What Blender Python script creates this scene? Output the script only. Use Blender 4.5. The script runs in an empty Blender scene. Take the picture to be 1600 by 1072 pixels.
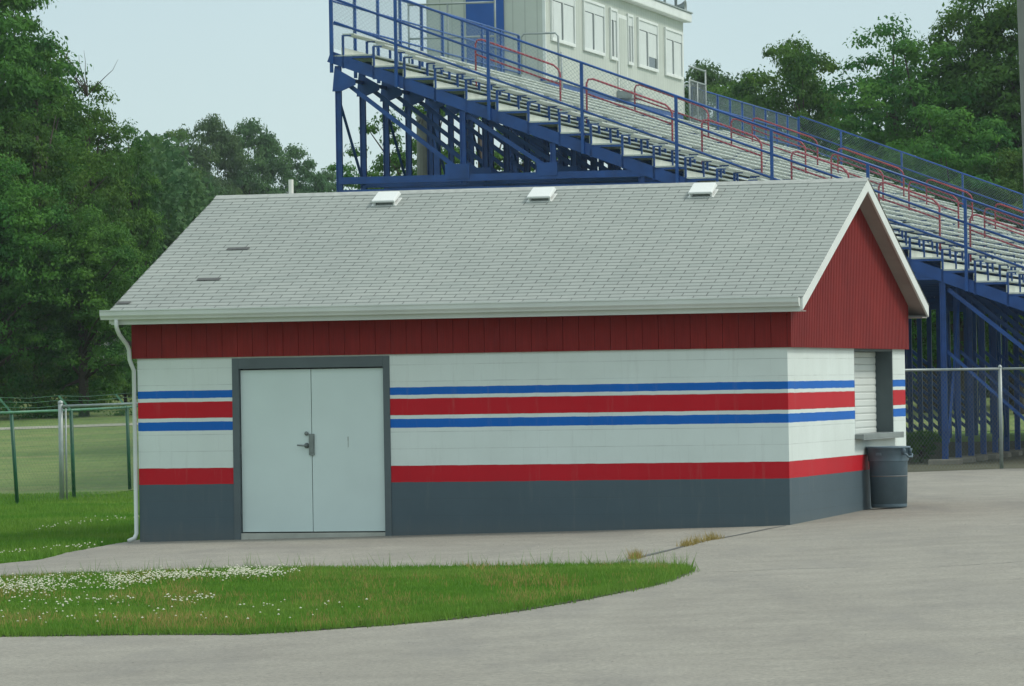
import bpy, bmesh, math, random
import numpy as np
from mathutils import Vector, Matrix, geometry
S = bpy.context.scene
COL = S.collection
PI = math.pi
rnd = random.Random(7)

# ------------------------------------------------------------------ helpers
class MB:
    def __init__(s): s.v = []; s.f = []
    def add(s, vs, fs):
        n = len(s.v); s.v += [tuple(p) for p in vs]; s.f += [tuple(i + n for i in f) for f in fs]; return s
    def box(s, x0, x1, y0, y1, z0, z1):
        return s.add([(x0,y0,z0),(x1,y0,z0),(x1,y1,z0),(x0,y1,z0),(x0,y0,z1),(x1,y0,z1),(x1,y1,z1),(x0,y1,z1)],
                     [(0,3,2,1),(4,5,6,7),(0,1,5,4),(1,2,6,5),(2,3,7,6),(3,0,4,7)])
    def bar(s, a, b, w, d, up=(0,0,1)):
        a = Vector(a); b = Vector(b); t = (b-a).normalized(); u = Vector(up)
        if abs(t.dot(u)) > .98: u = Vector((0,1,0))
        sx = t.cross(u).normalized(); sz = sx.cross(t).normalized()
        vs = []
        for p in (a, b):
            for i, j in ((-1,-1),(1,-1),(1,1),(-1,1)): vs.append(p + sx*(i*w/2) + sz*(j*d/2))
        return s.add(vs, [(3,2,1,0),(4,5,6,7),(0,1,5,4),(1,2,6,5),(2,3,7,6),(3,0,4,7)])
    def tube(s, pts, r, n=8, cap=True, r1=None):
        pts = [Vector(p) for p in pts]; m = len(pts); base = len(s.v)
        prev = None
        for i, p in enumerate(pts):
            t = (pts[min(i+1,m-1)] - pts[max(i-1,0)]).normalized()
            if prev is None:
                u = Vector((0,0,1)) if abs(t.z) < .9 else Vector((1,0,0))
                u = (u - t*u.dot(t)).normalized()
            else:
                u = (prev - t*prev.dot(t)).normalized()
            prev = u; w = t.cross(u)
            rr = r if r1 is None else r + (r1-r)*i/(m-1)
            for k in range(n):
                a = 2*PI*k/n; s.v.append(tuple(p + (u*math.cos(a) + w*math.sin(a))*rr))
        for i in range(m-1):
            for k in range(n):
                a = base+i*n+k; b = base+i*n+(k+1)%n; s.f.append((a, b, b+n, a+n))
        if cap:
            s.f.append(tuple(base+k for k in range(n-1,-1,-1))); s.f.append(tuple(base+(m-1)*n+k for k in range(n)))
        return s
    def lathe(s, prof, c=(0,0,0), n=40):
        base = len(s.v); m = len(prof)
        for r, z in prof:
            for k in range(n):
                a = 2*PI*k/n; s.v.append((c[0]+r*math.cos(a), c[1]+r*math.sin(a), c[2]+z))
        for i in range(m-1):
            for k in range(n):
                a = base+i*n+k; b = base+i*n+(k+1)%n; s.f.append((a, b, b+n, a+n))
        return s
    def prism(s, poly, o, ex, ey, ez, t):
        """polygon (2d) in plane o + ex*u + ey*v, extruded along ez by t"""
        o = Vector(o); ex = Vector(ex); ey = Vector(ey); ez = Vector(ez); n = len(poly)
        vs = [o+ex*u+ey*v for u, v in poly]; vs += [p+ez*t for p in vs]
        return s.add(vs, [tuple(range(n-1,-1,-1)), tuple(range(n,2*n))] + [(i,(i+1)%n,(i+1)%n+n,i+n) for i in range(n)])
    def build(s, name, m, parent=None, smooth=False, fix=True):
        me = bpy.data.meshes.new(name); me.from_pydata(s.v, [], s.f)
        if fix:
            bm = bmesh.new(); bm.from_mesh(me); bmesh.ops.recalc_face_normals(bm, faces=bm.faces); bm.to_mesh(me); bm.free()
        if smooth: me.polygons.foreach_set('use_smooth', [True]*len(me.polygons))
        me.materials.append(m); me.update()
        o = bpy.data.objects.new(name, me); COL.objects.link(o)
        if parent: o.parent = parent
        return o
def soft(o, w=.004, seg=2):
    b = o.modifiers.new('bevel', 'BEVEL'); b.width = w; b.segments = seg; b.limit_method = 'ANGLE'; b.angle_limit = math.radians(40)
    return o
def tag(o, label, cat, group=None, kind=None):
    if label: o['label'] = label
    if cat: o['category'] = cat
    if group: o['group'] = group
    if kind: o['kind'] = kind
    return o
def thing(name, label, cat, loc=(0,0,0), rz=0, group=None):
    o = bpy.data.objects.new(name, None); COL.objects.link(o); o.location = loc; o.rotation_euler = (0,0,rz)
    o.empty_display_size = .2
    return tag(o, label, cat, group)
def copy_tree(o, parent=None):
    c = o.copy(); COL.objects.link(c); c.parent = parent
    for ch in list(o.children): copy_tree(ch, c)
    return c

def ss(a, b, x):
    t = min(1, max(0, (x-a)/(b-a))); return t*t*(3-2*t)
def H(x, y):
    v = .0185*(x-3.3) if x < 3.3 else min(.04*(x-3.3), .09)
    v = max(v, -.38)
    r = ss(2, -6, x)
    v += r*min(max(0, y-95), 105)*.027
    v += (1-r)*min(max(0, y-148), 52)*.021
    if y > 200: v += min(y-200, 400)*.004
    return v

# ------------------------------------------------------------------ materials
def nt(name):
    m = bpy.data.materials.new(name); m.use_nodes = True; t = m.node_tree
    return m, t, t.nodes['Principled BSDF']
def coords(t, scale=(1,1,1), kind='Object'):
    tc = t.nodes.new('ShaderNodeTexCoord'); mp = t.nodes.new('ShaderNodeMapping'); mp.inputs['Scale'].default_value = scale
    t.links.new(tc.outputs[kind], mp.inputs['Vector']); return mp.outputs['Vector']
def noise(t, vec, scale, detail=4, rough=.55):
    n = t.nodes.new('ShaderNodeTexNoise'); n.inputs['Scale'].default_value = scale; n.inputs['Detail'].default_value = detail
    n.inputs['Roughness'].default_value = rough; t.links.new(vec, n.inputs['Vector']); return n.outputs['Fac']
def ramp(t, fac, stops, interp='LINEAR'):
    r = t.nodes.new('ShaderNodeValToRGB'); e = r.color_ramp; e.interpolation = interp
    while len(e.elements) < len(stops): e.elements.new(.5)
    for i, (p, c) in enumerate(stops):
        e.elements[i].position = p; e.elements[i].color = (c[0], c[1], c[2], 1)
    t.links.new(fac, r.inputs['Fac']); return r.outputs['Color']
def mixc(t, fac, a, b, mode='MIX'):
    m = t.nodes.new('ShaderNodeMix'); m.data_type = 'RGBA'; m.blend_type = mode
    for inp, val in ((m.inputs['Factor'], fac), (m.inputs['A'], a), (m.inputs['B'], b)):
        if hasattr(val, 'is_linked') or hasattr(val, 'links'): t.links.new(val, inp)
        elif isinstance(val, (int, float)): inp.default_value = val
        else: inp.default_value = (val[0], val[1], val[2], 1)
    return m.outputs['Result']
def mth(t, op, a, b=None, c=None):
    m = t.nodes.new('ShaderNodeMath'); m.operation = op
    for i, v in enumerate((a, b, c)):
        if v is None: continue
        if isinstance(v, (int, float)): m.inputs[i].default_value = v
        else: t.links.new(v, m.inputs[i])
    return m.outputs[0]
def bump(t, b, fac, strength=.3, dist=.01):
    n = t.nodes.new('ShaderNodeBump'); n.inputs['Strength'].default_value = strength; n.inputs['Distance'].default_value = dist
    t.links.new(fac, n.inputs['Height']); t.links.new(n.outputs['Normal'], b.inputs['Normal'])
def mat(name, c, rough=.6, var=.15, ns=3., bmp=.0, metal=0., fine=60., c2=None):
    m, t, b = nt(name)
    v = coords(t)
    f = noise(t, v, ns, 6)
    lo = c2 if c2 else tuple(x*(1-var) for x in c); hi = tuple(min(1, x*(1+var*.6)) for x in c)
    col = ramp(t, f, [(.3, lo), (.7, hi)])
    t.links.new(col, b.inputs['Base Color']); b.inputs['Roughness'].default_value = rough; b.inputs['Metallic'].default_value = metal
    if bmp: bump(t, b, noise(t, v, fine, 4), bmp, .01)
    return m
M = {}
M['white_trim'] = mat('white_trim', (.70,.73,.70), .45, .08, 2, .05)
M['gutter'] = mat('gutter_metal', (.60,.635,.60), .4, .1, 1.2, .05)
M['soffit'] = mat('soffit', (.33,.29,.265), .7, .12, 3)
M['door'] = mat('door_paint', (.58,.68,.655), .5, .05, 1.2, .06, fine=25)
M['frame'] = mat('grey_frame', (.085,.11,.118), .55, .12, 3, .05)
M['grey'] = mat('grey_steel', (.16,.185,.18), .45, .12, 5, .1)
M['chrome'] = mat('latch_steel', (.20,.23,.22), .35, .15, 9, 0, .4)
M['reveal'] = mat('reveal_grey', (.07,.095,.10), .6, .12, 3, .1)
M['shutter'] = mat('shutter_white', (.66,.70,.66), .45, .05, 2)
M['shelf'] = mat('shelf_galvanized', (.22,.25,.245), .4, .2, 4, .05, .2)
M['pvc'] = mat('pvc', (.74,.73,.66), .5, .05, 4)
M['vent'] = mat('vent_white', (.64,.66,.63), .4, .05, 5)
M['bin'] = mat('bin_plastic', (.11,.165,.20), .5, .15, 4, .12, fine=12)
M['blue'] = mat('blue_steel', (.010,.065,.255), .5, .3, 2.5, .05)
M['blue_rail'] = mat('blue_rail_paint', (.008,.075,.30), .4, .25, 3)
M['red_rail'] = mat('red_rail_paint', (.30,.04,.055), .45, .25, 3)
M['alum'] = mat('aluminium_plank', (.56,.60,.56), .5, .22, 2, .05, .25)
M['alum_dk'] = mat('aluminium_riser', (.60,.63,.56), .55, .2, 1.5, .05, .1)
M['galv'] = mat('galvanized', (.30,.34,.33), .45, .15, 6, 0, .3)
M['wire'] = mat('chain_wire', (.14,.17,.165), .5, .1, 6, 0, .3)
M['wire_blue'] = mat('chain_wire_guard', (.25,.33,.38), .5, .1, 6, 0, .3)
M['green_post'] = mat('green_post', (.010,.085,.045), .5, .25, 4)
M['green_rail'] = mat('green_rail', (.09,.24,.15), .5, .2, 4)
M['green_wire'] = mat('green_chain_wire', (.05,.16,.09), .5, .1, 6)
M['pole'] = mat('light_pole_grey', (.21,.215,.20), .7, .12, 2, .1)
M['wood_pole'] = mat('weathered_pole', (.16,.17,.15), .8, .2, 4, .2)
M['dark'] = mat('dark_void', (.012,.014,.014), .9, .1, 2)
M['glass'] = mat('window_glass', (.03,.05,.055), .08, .1, 2)
M['panel_sky_white'] = mat('panel_and_sky_white', (.60,.64,.62), .5, .05, 3)  # white of the upper panels, also the sky reflection painted over the panes
M['box_blue'] = mat('blue_door_paint', (.012,.085,.33), .5, .12, 2)
M['concrete'] = mat('concrete', (.22,.20,.16), .9, .25, 4, .2)
M['bark'] = mat('bark', (.055,.045,.035), .9, .3, 5, .4, fine=14)
M['shed'] = mat('shed_wall', (.45,.45,.42), .7, .15, 3)
M['shed_roof'] = mat('shed_roof', (.12,.11,.10), .8, .15, 3)

# painted block wall: bands of paint by height, running-bond joints in relief
def wall_mat():
    m, t, b = nt('painted_block')
    tc = t.nodes.new('ShaderNodeTexCoord'); sp = t.nodes.new('ShaderNodeSeparateXYZ'); t.links.new(tc.outputs['Object'], sp.inputs[0])
    hor = mth(t, 'ADD', sp.outputs['X'], sp.outputs['Y'])
    wob = noise(t, tc.outputs['Object'], 3.1, 5, .7)
    zz = mth(t, 'ADD', sp.outputs['Z'], mth(t, 'MULTIPLY', mth(t, 'SUBTRACT', wob, .5), .02))
    zf = mth(t, 'DIVIDE', mth(t, 'ADD', zz, 1.0), 4.0)
    W = (.68,.75,.715); R = (.50,.008,.018); B = (.004,.125,.50); G = (.080,.115,.135)
    st = [(-1.0,G),(.572,R),(.780,W),(1.248,B),(1.346,W),(1.395,R),(1.603,W),(1.654,B),(1.746,W)]
    col = ramp(t, zf, [((z+1)/4, c) for z, c in st], 'CONSTANT')
    cv = t.nodes.new('ShaderNodeCombineXYZ'); t.links.new(hor, cv.inputs[0])
    t.links.new(mth(t, 'SUBTRACT', sp.outputs['Z'], .572), cv.inputs[1])
    br = t.nodes.new('ShaderNodeTexBrick'); t.links.new(cv.outputs[0], br.inputs['Vector'])
    br.inputs['Scale'].default_value = 1; br.inputs['Brick Width'].default_value = .4154; br.inputs['Row Height'].default_value = .2077
    br.inputs['Mortar Size'].default_value = .0035; br.inputs['Mortar Smooth'].default_value = .6
    br.inputs['Color1'].default_value = (1,1,1,1); br.inputs['Color2'].default_value = (.985,.985,.985,1); br.inputs['Mortar'].default_value = (.93,.93,.93,1)
    col = mixc(t, 1.0, col, br.outputs['Color'], 'MULTIPLY')
    crs = mth(t, 'FRACT', mth(t, 'DIVIDE', mth(t, 'ADD', mth(t, 'SUBTRACT', sp.outputs['Z'], .572), 2.0788), .2077))
    jn = noise(t, coords(t, (1.6,1.6,9)), 1.0, 5, .7)
    jl = mth(t, 'MULTIPLY', mth(t, 'LESS_THAN', crs, .045), mth(t, 'MAXIMUM', mth(t, 'MULTIPLY', mth(t, 'SUBTRACT', jn, .38), 1.1), 0))
    col = mixc(t, jl, col, (.10,.11,.105))
    n1 = noise(t, tc.outputs['Object'], .9, 7, .62)
    col = mixc(t, 1.0, col, ramp(t, n1, [(.3,(.90,.90,.89)),(.65,(1,1,1))]), 'MULTIPLY')
    # splash dirt low on the wall, streaked
    mp = coords(t, (7,7,.7)); n2 = noise(t, mp, 1.2, 6, .7)
    low = mth(t, 'MULTIPLY', mth(t, 'SUBTRACT', 1, mth(t, 'MINIMUM', mth(t, 'MAXIMUM', mth(t, 'DIVIDE', mth(t, 'ADD', sp.outputs['Z'], .15), .3), 0), 1)), n2)
    col = mixc(t, mth(t, 'MULTIPLY', low, .55), col, (.17,.16,.13))
    st2 = mth(t, 'MULTIPLY', mth(t, 'MAXIMUM', mth(t, 'SUBTRACT', n2, .56), 0), .9)
    col = mixc(t, st2, col, (.25,.25,.22))
    t.links.new(col, b.inputs['Base Color']); b.inputs['Roughness'].default_value = .6; b.inputs['Specular IOR Level'].default_value = .2
    hgt = mth(t, 'ADD', mth(t, 'MULTIPLY', br.outputs['Fac'], -.6), mth(t, 'MULTIPLY', noise(t, tc.outputs['Object'], 45, 5, .7), .35))
    bump(t, b, hgt, .3, .008)
    return m
M['wall'] = wall_mat()

def shingle_mat():
    m, t, b = nt('asphalt_shingle')
    tc = t.nodes.new('ShaderNodeTexCoord')
    sp = t.nodes.new('ShaderNodeSeparateXYZ'); t.links.new(tc.outputs['UV'], sp.inputs[0])
    row = mth(t, 'DIVIDE', sp.outputs['Y'], ROWH); ri = mth(t, 'FLOOR', row); rf = mth(t, 'FRACT', row)
    cu = mth(t, 'ADD', mth(t, 'DIVIDE', sp.outputs['X'], .305), mth(t, 'MULTIPLY', ri, .5))
    slot = mth(t, 'LESS_THAN', mth(t, 'FRACT', cu), .042)
    wn = t.nodes.new('ShaderNodeTexWhiteNoise'); wn.noise_dimensions = '2D'; cb = t.nodes.new('ShaderNodeCombineXYZ')
    t.links.new(mth(t, 'FLOOR', cu), cb.inputs[0]); t.links.new(ri, cb.inputs[1]); t.links.new(cb.outputs[0], wn.inputs['Vector'])
    tab = ramp(t, wn.outputs['Value'], [(0,(.275,.305,.283)),(.5,(.29,.318,.296)),(1,(.305,.332,.308))])
    tab = mixc(t, mth(t, 'MULTIPLY', mth(t, 'LESS_THAN', rf, .18), .42), tab, (.14,.14,.14))
    deep = mth(t, 'ADD', .35, mth(t, 'MULTIPLY', noise(t, tc.outputs['UV'], 3.0, 2), .7))
    base = mixc(t, mth(t, 'MULTIPLY', slot, deep), tab, (.05,.05,.05))
    n1 = noise(t, tc.outputs['UV'], .55, 8, .6); n2 = noise(t, tc.outputs['UV'], 130, 3, .7)
    col = mixc(t, 1.0, base, ramp(t, n1, [(.28,(.92,.93,.92)),(.7,(1.03,1.03,1.01))]), 'MULTIPLY')
    col = mixc(t, 1.0, col, ramp(t, n2, [(.3,(.82,.82,.82)),(.7,(1.1,1.1,1.1))]), 'MULTIPLY')
    mp = t.nodes.new('ShaderNodeMapping'); mp.inputs['Scale'].default_value = (3.5,.25,1); t.links.new(tc.outputs['UV'], mp.inputs['Vector'])
    n3 = noise(t, mp.outputs[0], 1.5, 5, .6)
    col = mixc(t, 1.0, col, ramp(t, n3, [(.35,(.95,.95,.95)),(.6,(1,1,1))]), 'MULTIPLY')
    t.links.new(col, b.inputs['Base Color']); b.inputs['Roughness'].default_value = .9
    bump(t, b, n2, .3, .004)
    return m
NROW = 38
P_E = (-.35, 2.765); P_R = (3.8, 4.335)
SL = math.hypot(P_R[0]-P_E[0], P_R[1]-P_E[1]); ROWH = SL/NROW
M['shingle'] = shingle_mat()

def siding_mat():
    m, t, b = nt('red_siding')
    tc = t.nodes.new('ShaderNodeTexCoord')
    n0 = noise(t, tc.outputs['Object'], .8, 6, .6); mp = coords(t, (30,30,1.2)); n2 = noise(t, mp, 2, 6, .7)
    col = ramp(t, n0, [(.3,(.19,.013,.013)),(.7,(.255,.021,.018))])
    col = mixc(t, 1.0, col, ramp(t, n2, [(.3,(.72,.72,.72)),(.65,(1.08,1.08,1.08))]), 'MULTIPLY')
    t.links.new(col, b.inputs['Base Color']); b.inputs['Roughness'].default_value = .7; b.inputs['Specular IOR Level'].default_value = .2
    bump(t, b, n2, .5, .004)
    return m
M['siding'] = siding_mat(); M['groove'] = mat('siding_backing', (.05,.008,.009), .9, .1)

def box_siding_mat():
    m, t, b = nt('ribbed_panel')
    tc = t.nodes.new('ShaderNodeTexCoord'); sp = t.nodes.new('ShaderNodeSeparateXYZ'); t.links.new(tc.outputs['Object'], sp.inputs[0])
    s = mth(t, 'ADD', sp.outputs['X'], sp.outputs['Y'])
    fr = mth(t, 'FRACT', mth(t, 'MULTIPLY', s, 1/.3))
    g = mth(t, 'LESS_THAN', fr, .09)
    n = noise(t, tc.outputs['Object'], 1.0, 6)
    col = ramp(t, n, [(.3,(.44,.475,.425)),(.7,(.51,.545,.49))])
    col = mixc(t, mth(t, 'MULTIPLY', g, .35), col, (.2,.22,.2))
    t.links.new(col, b.inputs['Base Color']); b.inputs['Roughness'].default_value = .55
    return m
M['panel'] = box_siding_mat()

def ground_mat(name, cs, kind):
    m, t, b = nt(name)
    v = coords(t)
    if kind == 'asphalt':
        n1 = noise(t, coords(t, (.35,.10,1)), 1.0, 7, .6); n2 = noise(t, v, 1.3, 6, .65); n3 = noise(t, v, 28, 5, .85)
        col = ramp(t, n1, [(.25,cs[0]),(.5,cs[1]),(.75,cs[2])])
        col = mixc(t, 1.0, col, ramp(t, n2, [(.3,(.84,.83,.83)),(.62,(1.03,1.03,1.03))]), 'MULTIPLY')
        col = mixc(t, 1.0, col, ramp(t, n3, [(.36,(.62,.62,.62)),(.5,(1,1,1)),(.66,(1.3,1.3,1.26))]), 'MULTIPLY')
        # old swept tyre arcs and damp darker smears
        n4 = noise(t, coords(t, (.75,.16,1)), 1.3, 7, .6)
        col = mixc(t, ramp(t, n4, [(.50,(0,0,0)),(.72,(.5,.5,.5))]), col, (.14,.132,.12))
        n5 = noise(t, coords(t, (3.5,.7,1)), 1.5, 6, .75)
        col = mixc(t, ramp(t, n5, [(.56,(0,0,0)),(.72,(.25,.25,.25))]), col, (.17,.16,.14))
        # fine cracks
        vo = t.nodes.new('ShaderNodeTexVoronoi'); vo.feature = 'DISTANCE_TO_EDGE'; vo.inputs['Scale'].default_value = .22
        dv = t.nodes.new('ShaderNodeVectorMath'); dv.operation = 'ADD'
        nz = t.nodes.new('ShaderNodeTexNoise'); nz.inputs['Scale'].default_value = .7; nz.inputs['Detail'].default_value = 6; t.links.new(v, nz.inputs['Vector'])
        t.links.new(v, dv.inputs[0]); t.links.new(nz.outputs['Color'], dv.inputs[1]); t.links.new(dv.outputs[0], vo.inputs['Vector'])
        ck = mth(t, 'MULTIPLY', mth(t, 'LESS_THAN', vo.outputs['Distance'], .0022), mth(t, 'GREATER_THAN', noise(t, v, .35, 2), .56))
        col = mixc(t, mth(t, 'MULTIPLY', ck, .35), col, (.12,.11,.10))
        bump(t, b, n3, .35, .006); b.inputs['Roughness'].default_value = .9
    else:
        n1 = noise(t, coords(t, (.12,.9,1)), 1.0, 8, .75); n2 = noise(t, coords(t, (1.2,.5,1)), 1.5, 6, .7); n3 = noise(t, v, 14, 4, .7)
        col = ramp(t, n1, [(.3,cs[0]),(.5,cs[1]),(.72,cs[2])])
        col = mixc(t, 1.0, col, ramp(t, n2, [(.3,(.72,.76,.7)),(.65,(1.12,1.1,1.05))]), 'MULTIPLY')
        col = mixc(t, 1.0, col, ramp(t, n3, [(.3,(.65,.68,.6)),(.65,(1.15,1.12,1.1))]), 'MULTIPLY')
        bump(t, b, n3, .6, .03); b.inputs['Roughness'].default_value = .95
    t.links.new(col, b.inputs['Base Color'])
    return m
M['asphalt'] = ground_mat('pavement_asphalt', [(.208,.193,.160),(.242,.227,.188),(.272,.255,.213)], 'asphalt')
M['lawn'] = ground_mat('lawn_ground', [(.085,.20,.018),(.125,.235,.03),(.18,.24,.05)], 'grass')
M['field'] = ground_mat('field_ground', [(.065,.155,.022),(.125,.185,.045),(.22,.20,.09)], 'grass')
M['soil'] = ground_mat('bare_soil', [(.05,.055,.03),(.075,.075,.045),(.10,.09,.06)], 'grass')
M['gravel'] = mat('gravel_track', (.27,.27,.21), .95, .25, 2)

def leaf_mat(name, lo, hi, tr=.38):
    m, t, b = nt(name)
    oi = t.nodes.new('ShaderNodeObjectInfo')
    v = coords(t)
    n1 = noise(t, v, .35, 4, .6); n2 = noise(t, v, 3.0, 3, .7)
    col = ramp(t, n1, [(.32, lo), (.68, hi)])
    col = mixc(t, 1.0, col, ramp(t, n2, [(.3,(.8,.83,.8)),(.7,(1.2,1.14,1.0))]), 'MULTIPLY')
    hs = t.nodes.new('ShaderNodeHueSaturation'); t.links.new(col, hs.inputs['Color'])
    t.links.new(mth(t, 'ADD', .485, mth(t, 'MULTIPLY', oi.outputs['Random'], .03)), hs.inputs['Hue'])
    t.links.new(mth(t, 'ADD', .85, mth(t, 'MULTIPLY', oi.outputs['Random'], .3)), hs.inputs['Value'])
    col = hs.outputs['Color']
    t.links.new(col, b.inputs['Base Color']); b.inputs['Roughness'].default_value = .6
    b.inputs['Specular IOR Level'].default_value = .1
    tl = t.nodes.new('ShaderNodeBsdfTranslucent'); t.links.new(col, tl.inputs['Color'])
    mx = t.nodes.new('ShaderNodeMixShader'); mx.inputs[0].default_value = tr
    out = t.nodes['Material Output']
    t.links.new(b.outputs[0], mx.inputs[1]); t.links.new(tl.outputs[0], mx.inputs[2]); t.links.new(mx.outputs[0], out.inputs['Surface'])
    return m
M['leaf'] = leaf_mat('broad_leaves', (.028,.105,.028), (.105,.225,.036))
M['leaf_hazed'] = leaf_mat('hazed_leaves', (.045,.115,.050), (.095,.175,.065))  # distance haze put into the leaf colour: paler, bluer, less contrast
M['blade'] = leaf_mat('grass_blades', (.085,.215,.022), (.17,.275,.05), .3)
M['blade_dry'] = leaf_mat('dry_blades', (.30,.25,.08), (.40,.33,.12), .3)
M['clover'] = mat('clover_flower', (.58,.57,.44), .8, .15, 20)

# ------------------------------------------------------------------ world, sun, camera
SUN_AZ = math.radians(97); SUN_EL = math.radians(50)     # azimuth clockwise from +Y
w = bpy.data.worlds.new('World'); S.world = w; w.use_nodes = True
wt = w.node_tree; bg = wt.nodes['Background']
sky = wt.nodes.new('ShaderNodeTexSky'); sky.sky_type = 'NISHITA'; sky.sun_disc = False
sky.sun_elevation = SUN_EL; sky.sun_rotation = SUN_AZ; sky.air_density = 1.4; sky.dust_density = 4; sky.ozone_density = 1.5
tc = wt.nodes.new('ShaderNodeTexCoord'); sp = wt.nodes.new('ShaderNodeSeparateXYZ'); wt.links.new(tc.outputs['Generated'], sp.inputs[0])
# thin high overcast: a pale veil, brighter overhead, over the Nishita sky
veil = ramp(wt, sp.outputs['Z'], [(0,(5.6,6.95,6.75)),(.035,(5.3,6.65,6.7)),(.085,(4.7,6.1,6.55)),(.35,(5.6,6.9,7.4)),(1,(8.6,9.6,9.7))])
# soft cloud texture
n = wt.nodes.new('ShaderNodeTexNoise'); n.inputs['Scale'].default_value = 5; n.inputs['Detail'].default_value = 5; wt.links.new(tc.outputs['Generated'], n.inputs['Vector'])
veil = mixc(wt, 1.0, veil, ramp(wt, n.outputs['Fac'], [(.3,(.95,.96,.97)),(.7,(1.04,1.03,1.02))]), 'MULTIPLY')
wt.links.new(mixc(wt, .88, sky.outputs['Color'], veil), bg.inputs['Color']); bg.inputs['Strength'].default_value = .1
sl = bpy.data.lights.new('sun', 'SUN'); sl.energy = 1.6; sl.angle = math.radians(12); sl.color = (1,.96,.88)
so = bpy.data.objects.new('sun', sl); COL.objects.link(so)
sd = Vector((math.sin(SUN_AZ)*math.cos(SUN_EL), math.cos(SUN_AZ)*math.cos(SUN_EL), math.sin(SUN_EL)))
so.rotation_euler = sd.to_track_quat('Z', 'Y').to_euler()
S.view_settings.view_transform = 'Standard'; S.view_settings.look = 'None'; S.view_settings.gamma = 1; S.view_settings.exposure = .36

pit = math.atan(67.8/7300); rol = math.radians(.898)
fw = Vector((0, math.cos(pit), math.sin(pit))); up = Vector((0, -math.sin(pit), math.cos(pit))); rt = Vector((1,0,0))
r2 = rt*math.cos(rol) - up*math.sin(rol); u2 = up*math.cos(rol) + rt*math.sin(rol)
cd = bpy.data.cameras.new('camera'); cd.sensor_width = 36; cd.lens = 7300/1600*36; cd.clip_end = 6000; cd.clip_start = 1
cam = bpy.data.objects.new('camera', cd); COL.objects.link(cam)
cam.matrix_world = Matrix(((r2.x,u2.x,-fw.x,0),(r2.y,u2.y,-fw.y,0),(r2.z,u2.z,-fw.z,1.74),(0,0,0,1)))
S.camera = cam

# ------------------------------------------------------------------ ground
def grid_ground():
    xs = sorted(set([-1500,-900,-500,-300,-200,-140,-100,-75,-60] + list(range(-50,51,2)) + [60,75,100,140,200,300,500,900,1500]))
    ys = sorted(set([-300,-150,-80,-40] + list(range(0,220,4)) + [230,250,280,320,400,500,700,1000,1500,2500]))
    mb = MB()
    for y in ys:
        for x in xs: mb.v.append((x, y, H(x, y)-.02))
    nx = len(xs)
    for j in range(len(ys)-1):
        for i in range(nx-1):
            a = j*nx+i; mb.f.append((a, a+1, a+1+nx, a+nx))
    return mb
tag(grid_ground().build('ground', M['lawn'], fix=False), 'mown green ground running to the trees', None, kind='structure')

def drape(poly, dz, step=1.0, wob=0, seed=0):
    """triangulated sheet laid over the ground inside a 2-D outline"""
    r = random.Random(seed); pts = []
    n = len(poly)
    for i in range(n):
        a = Vector(poly[i]); b = Vector(poly[(i+1)%n]); L = (b-a).length; k = max(1, int(L/(.25 if wob else step)))
        if L > 60: k = max(1, int(L/6))
        nrm = Vector((-(b-a).y, (b-a).x)).normalized()
        for j in range(k):
            p = a + (b-a)*j/k
            if wob and j: p = p + nrm*r.uniform(-wob, wob)
            pts.append(p)
    ed = [(i,(i+1)%len(pts)) for i in range(len(pts))]; nb = len(pts)
    x0 = min(p.x for p in pts); x1 = max(p.x for p in pts); y0 = min(p.y for p in pts); y1 = max(p.y for p in pts)
    def inside(x, y):
        c = False; j = nb-1
        for i in range(nb):
            a = pts[i]; b = pts[j]
            if (a.y > y) != (b.y > y) and x < (b.x-a.x)*(y-a.y)/(b.y-a.y)+a.x: c = not c
            j = i
        return c
    g = []
    y = y0 + step*.5
    while y < y1:
        x = x0 + step*.5
        while x < x1:
            if inside(x, y): g.append(Vector((x + r.uniform(-.01,.01), y)))
            x += step
        y += step
    V, E_, F_, *_ = geometry.delaunay_2d_cdt(pts + g, ed, [], 1, 1e-4)
    mb = MB(); mb.v = [(v.x, v.y, H(v.x, v.y)+dz) for v in V]; mb.f = [tuple(f) for f in F_]
    return mb
def build_sheet(mb, name, m):
    o = mb.build(name, m)
    bm = bmesh.new(); bm.from_mesh(o.data)
    if sum(f.normal.z for f in bm.faces) < 0: bmesh.ops.reverse_faces(bm, faces=bm.faces)
    bm.to_mesh(o.data); bm.free(); return o
# outline of the pavement: left edge follows the lawn, passes behind the building, up to the right fence
asph = [(-40,-5),(40,-5),(40,84.9),(8.9,85.2),(6.9,83.2),(-2,82.0),(-3.2,68),(-4.7,60.3),(-4.94,58.67),(-5.14,57.27),(-5.34,55.27),(-5.44,53.32),(-5.79,52.47),(-6.9,50.4),(-9,48),(-40,40)]
tag(build_sheet(drape(asph, .008, 2.0, .03, 3), 'pavement', M['asphalt']), 'worn pale grey asphalt pavement', None, kind='structure')
ISL = [(-9.5,45.6),(-7.5,46.5),(-5.6,47.4),(-4.5,47.9),(-3.35,47.9),(-2.35,47.5),(-1.01,46.7),(0.28,46.0),(0.98,45.5),(1.36,44.9),(1.63,44.12),(1.42,42.52),(1.21,41.32),(0.96,40.37),(0.50,38.77),(-0.03,37.27),(-0.53,36.32),(-1.01,35.77),(-1.63,35.32),(-2.05,35.12),(-2.72,35.57),(-3.37,35.82),(-4.00,36.1),(-4.62,36.35),(-6.5,36.6),(-10,37.2)]
tag(build_sheet(drape(ISL, .016, 1.0, .06, 4), 'grass_island', M['lawn']), 'grass island in the pavement', None, kind='structure')
FIELD = [(-60,86.5),(-8.1,86.3),(-7.5,94),(-6.0,96),(-2,100),(6,147),(60,152),(60,190),(-60,190)]
tag(build_sheet(drape(FIELD, .002, 3.0), 'mown_field', M['field']), 'yellowish mown field beyond the fence', None, kind='structure')
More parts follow.
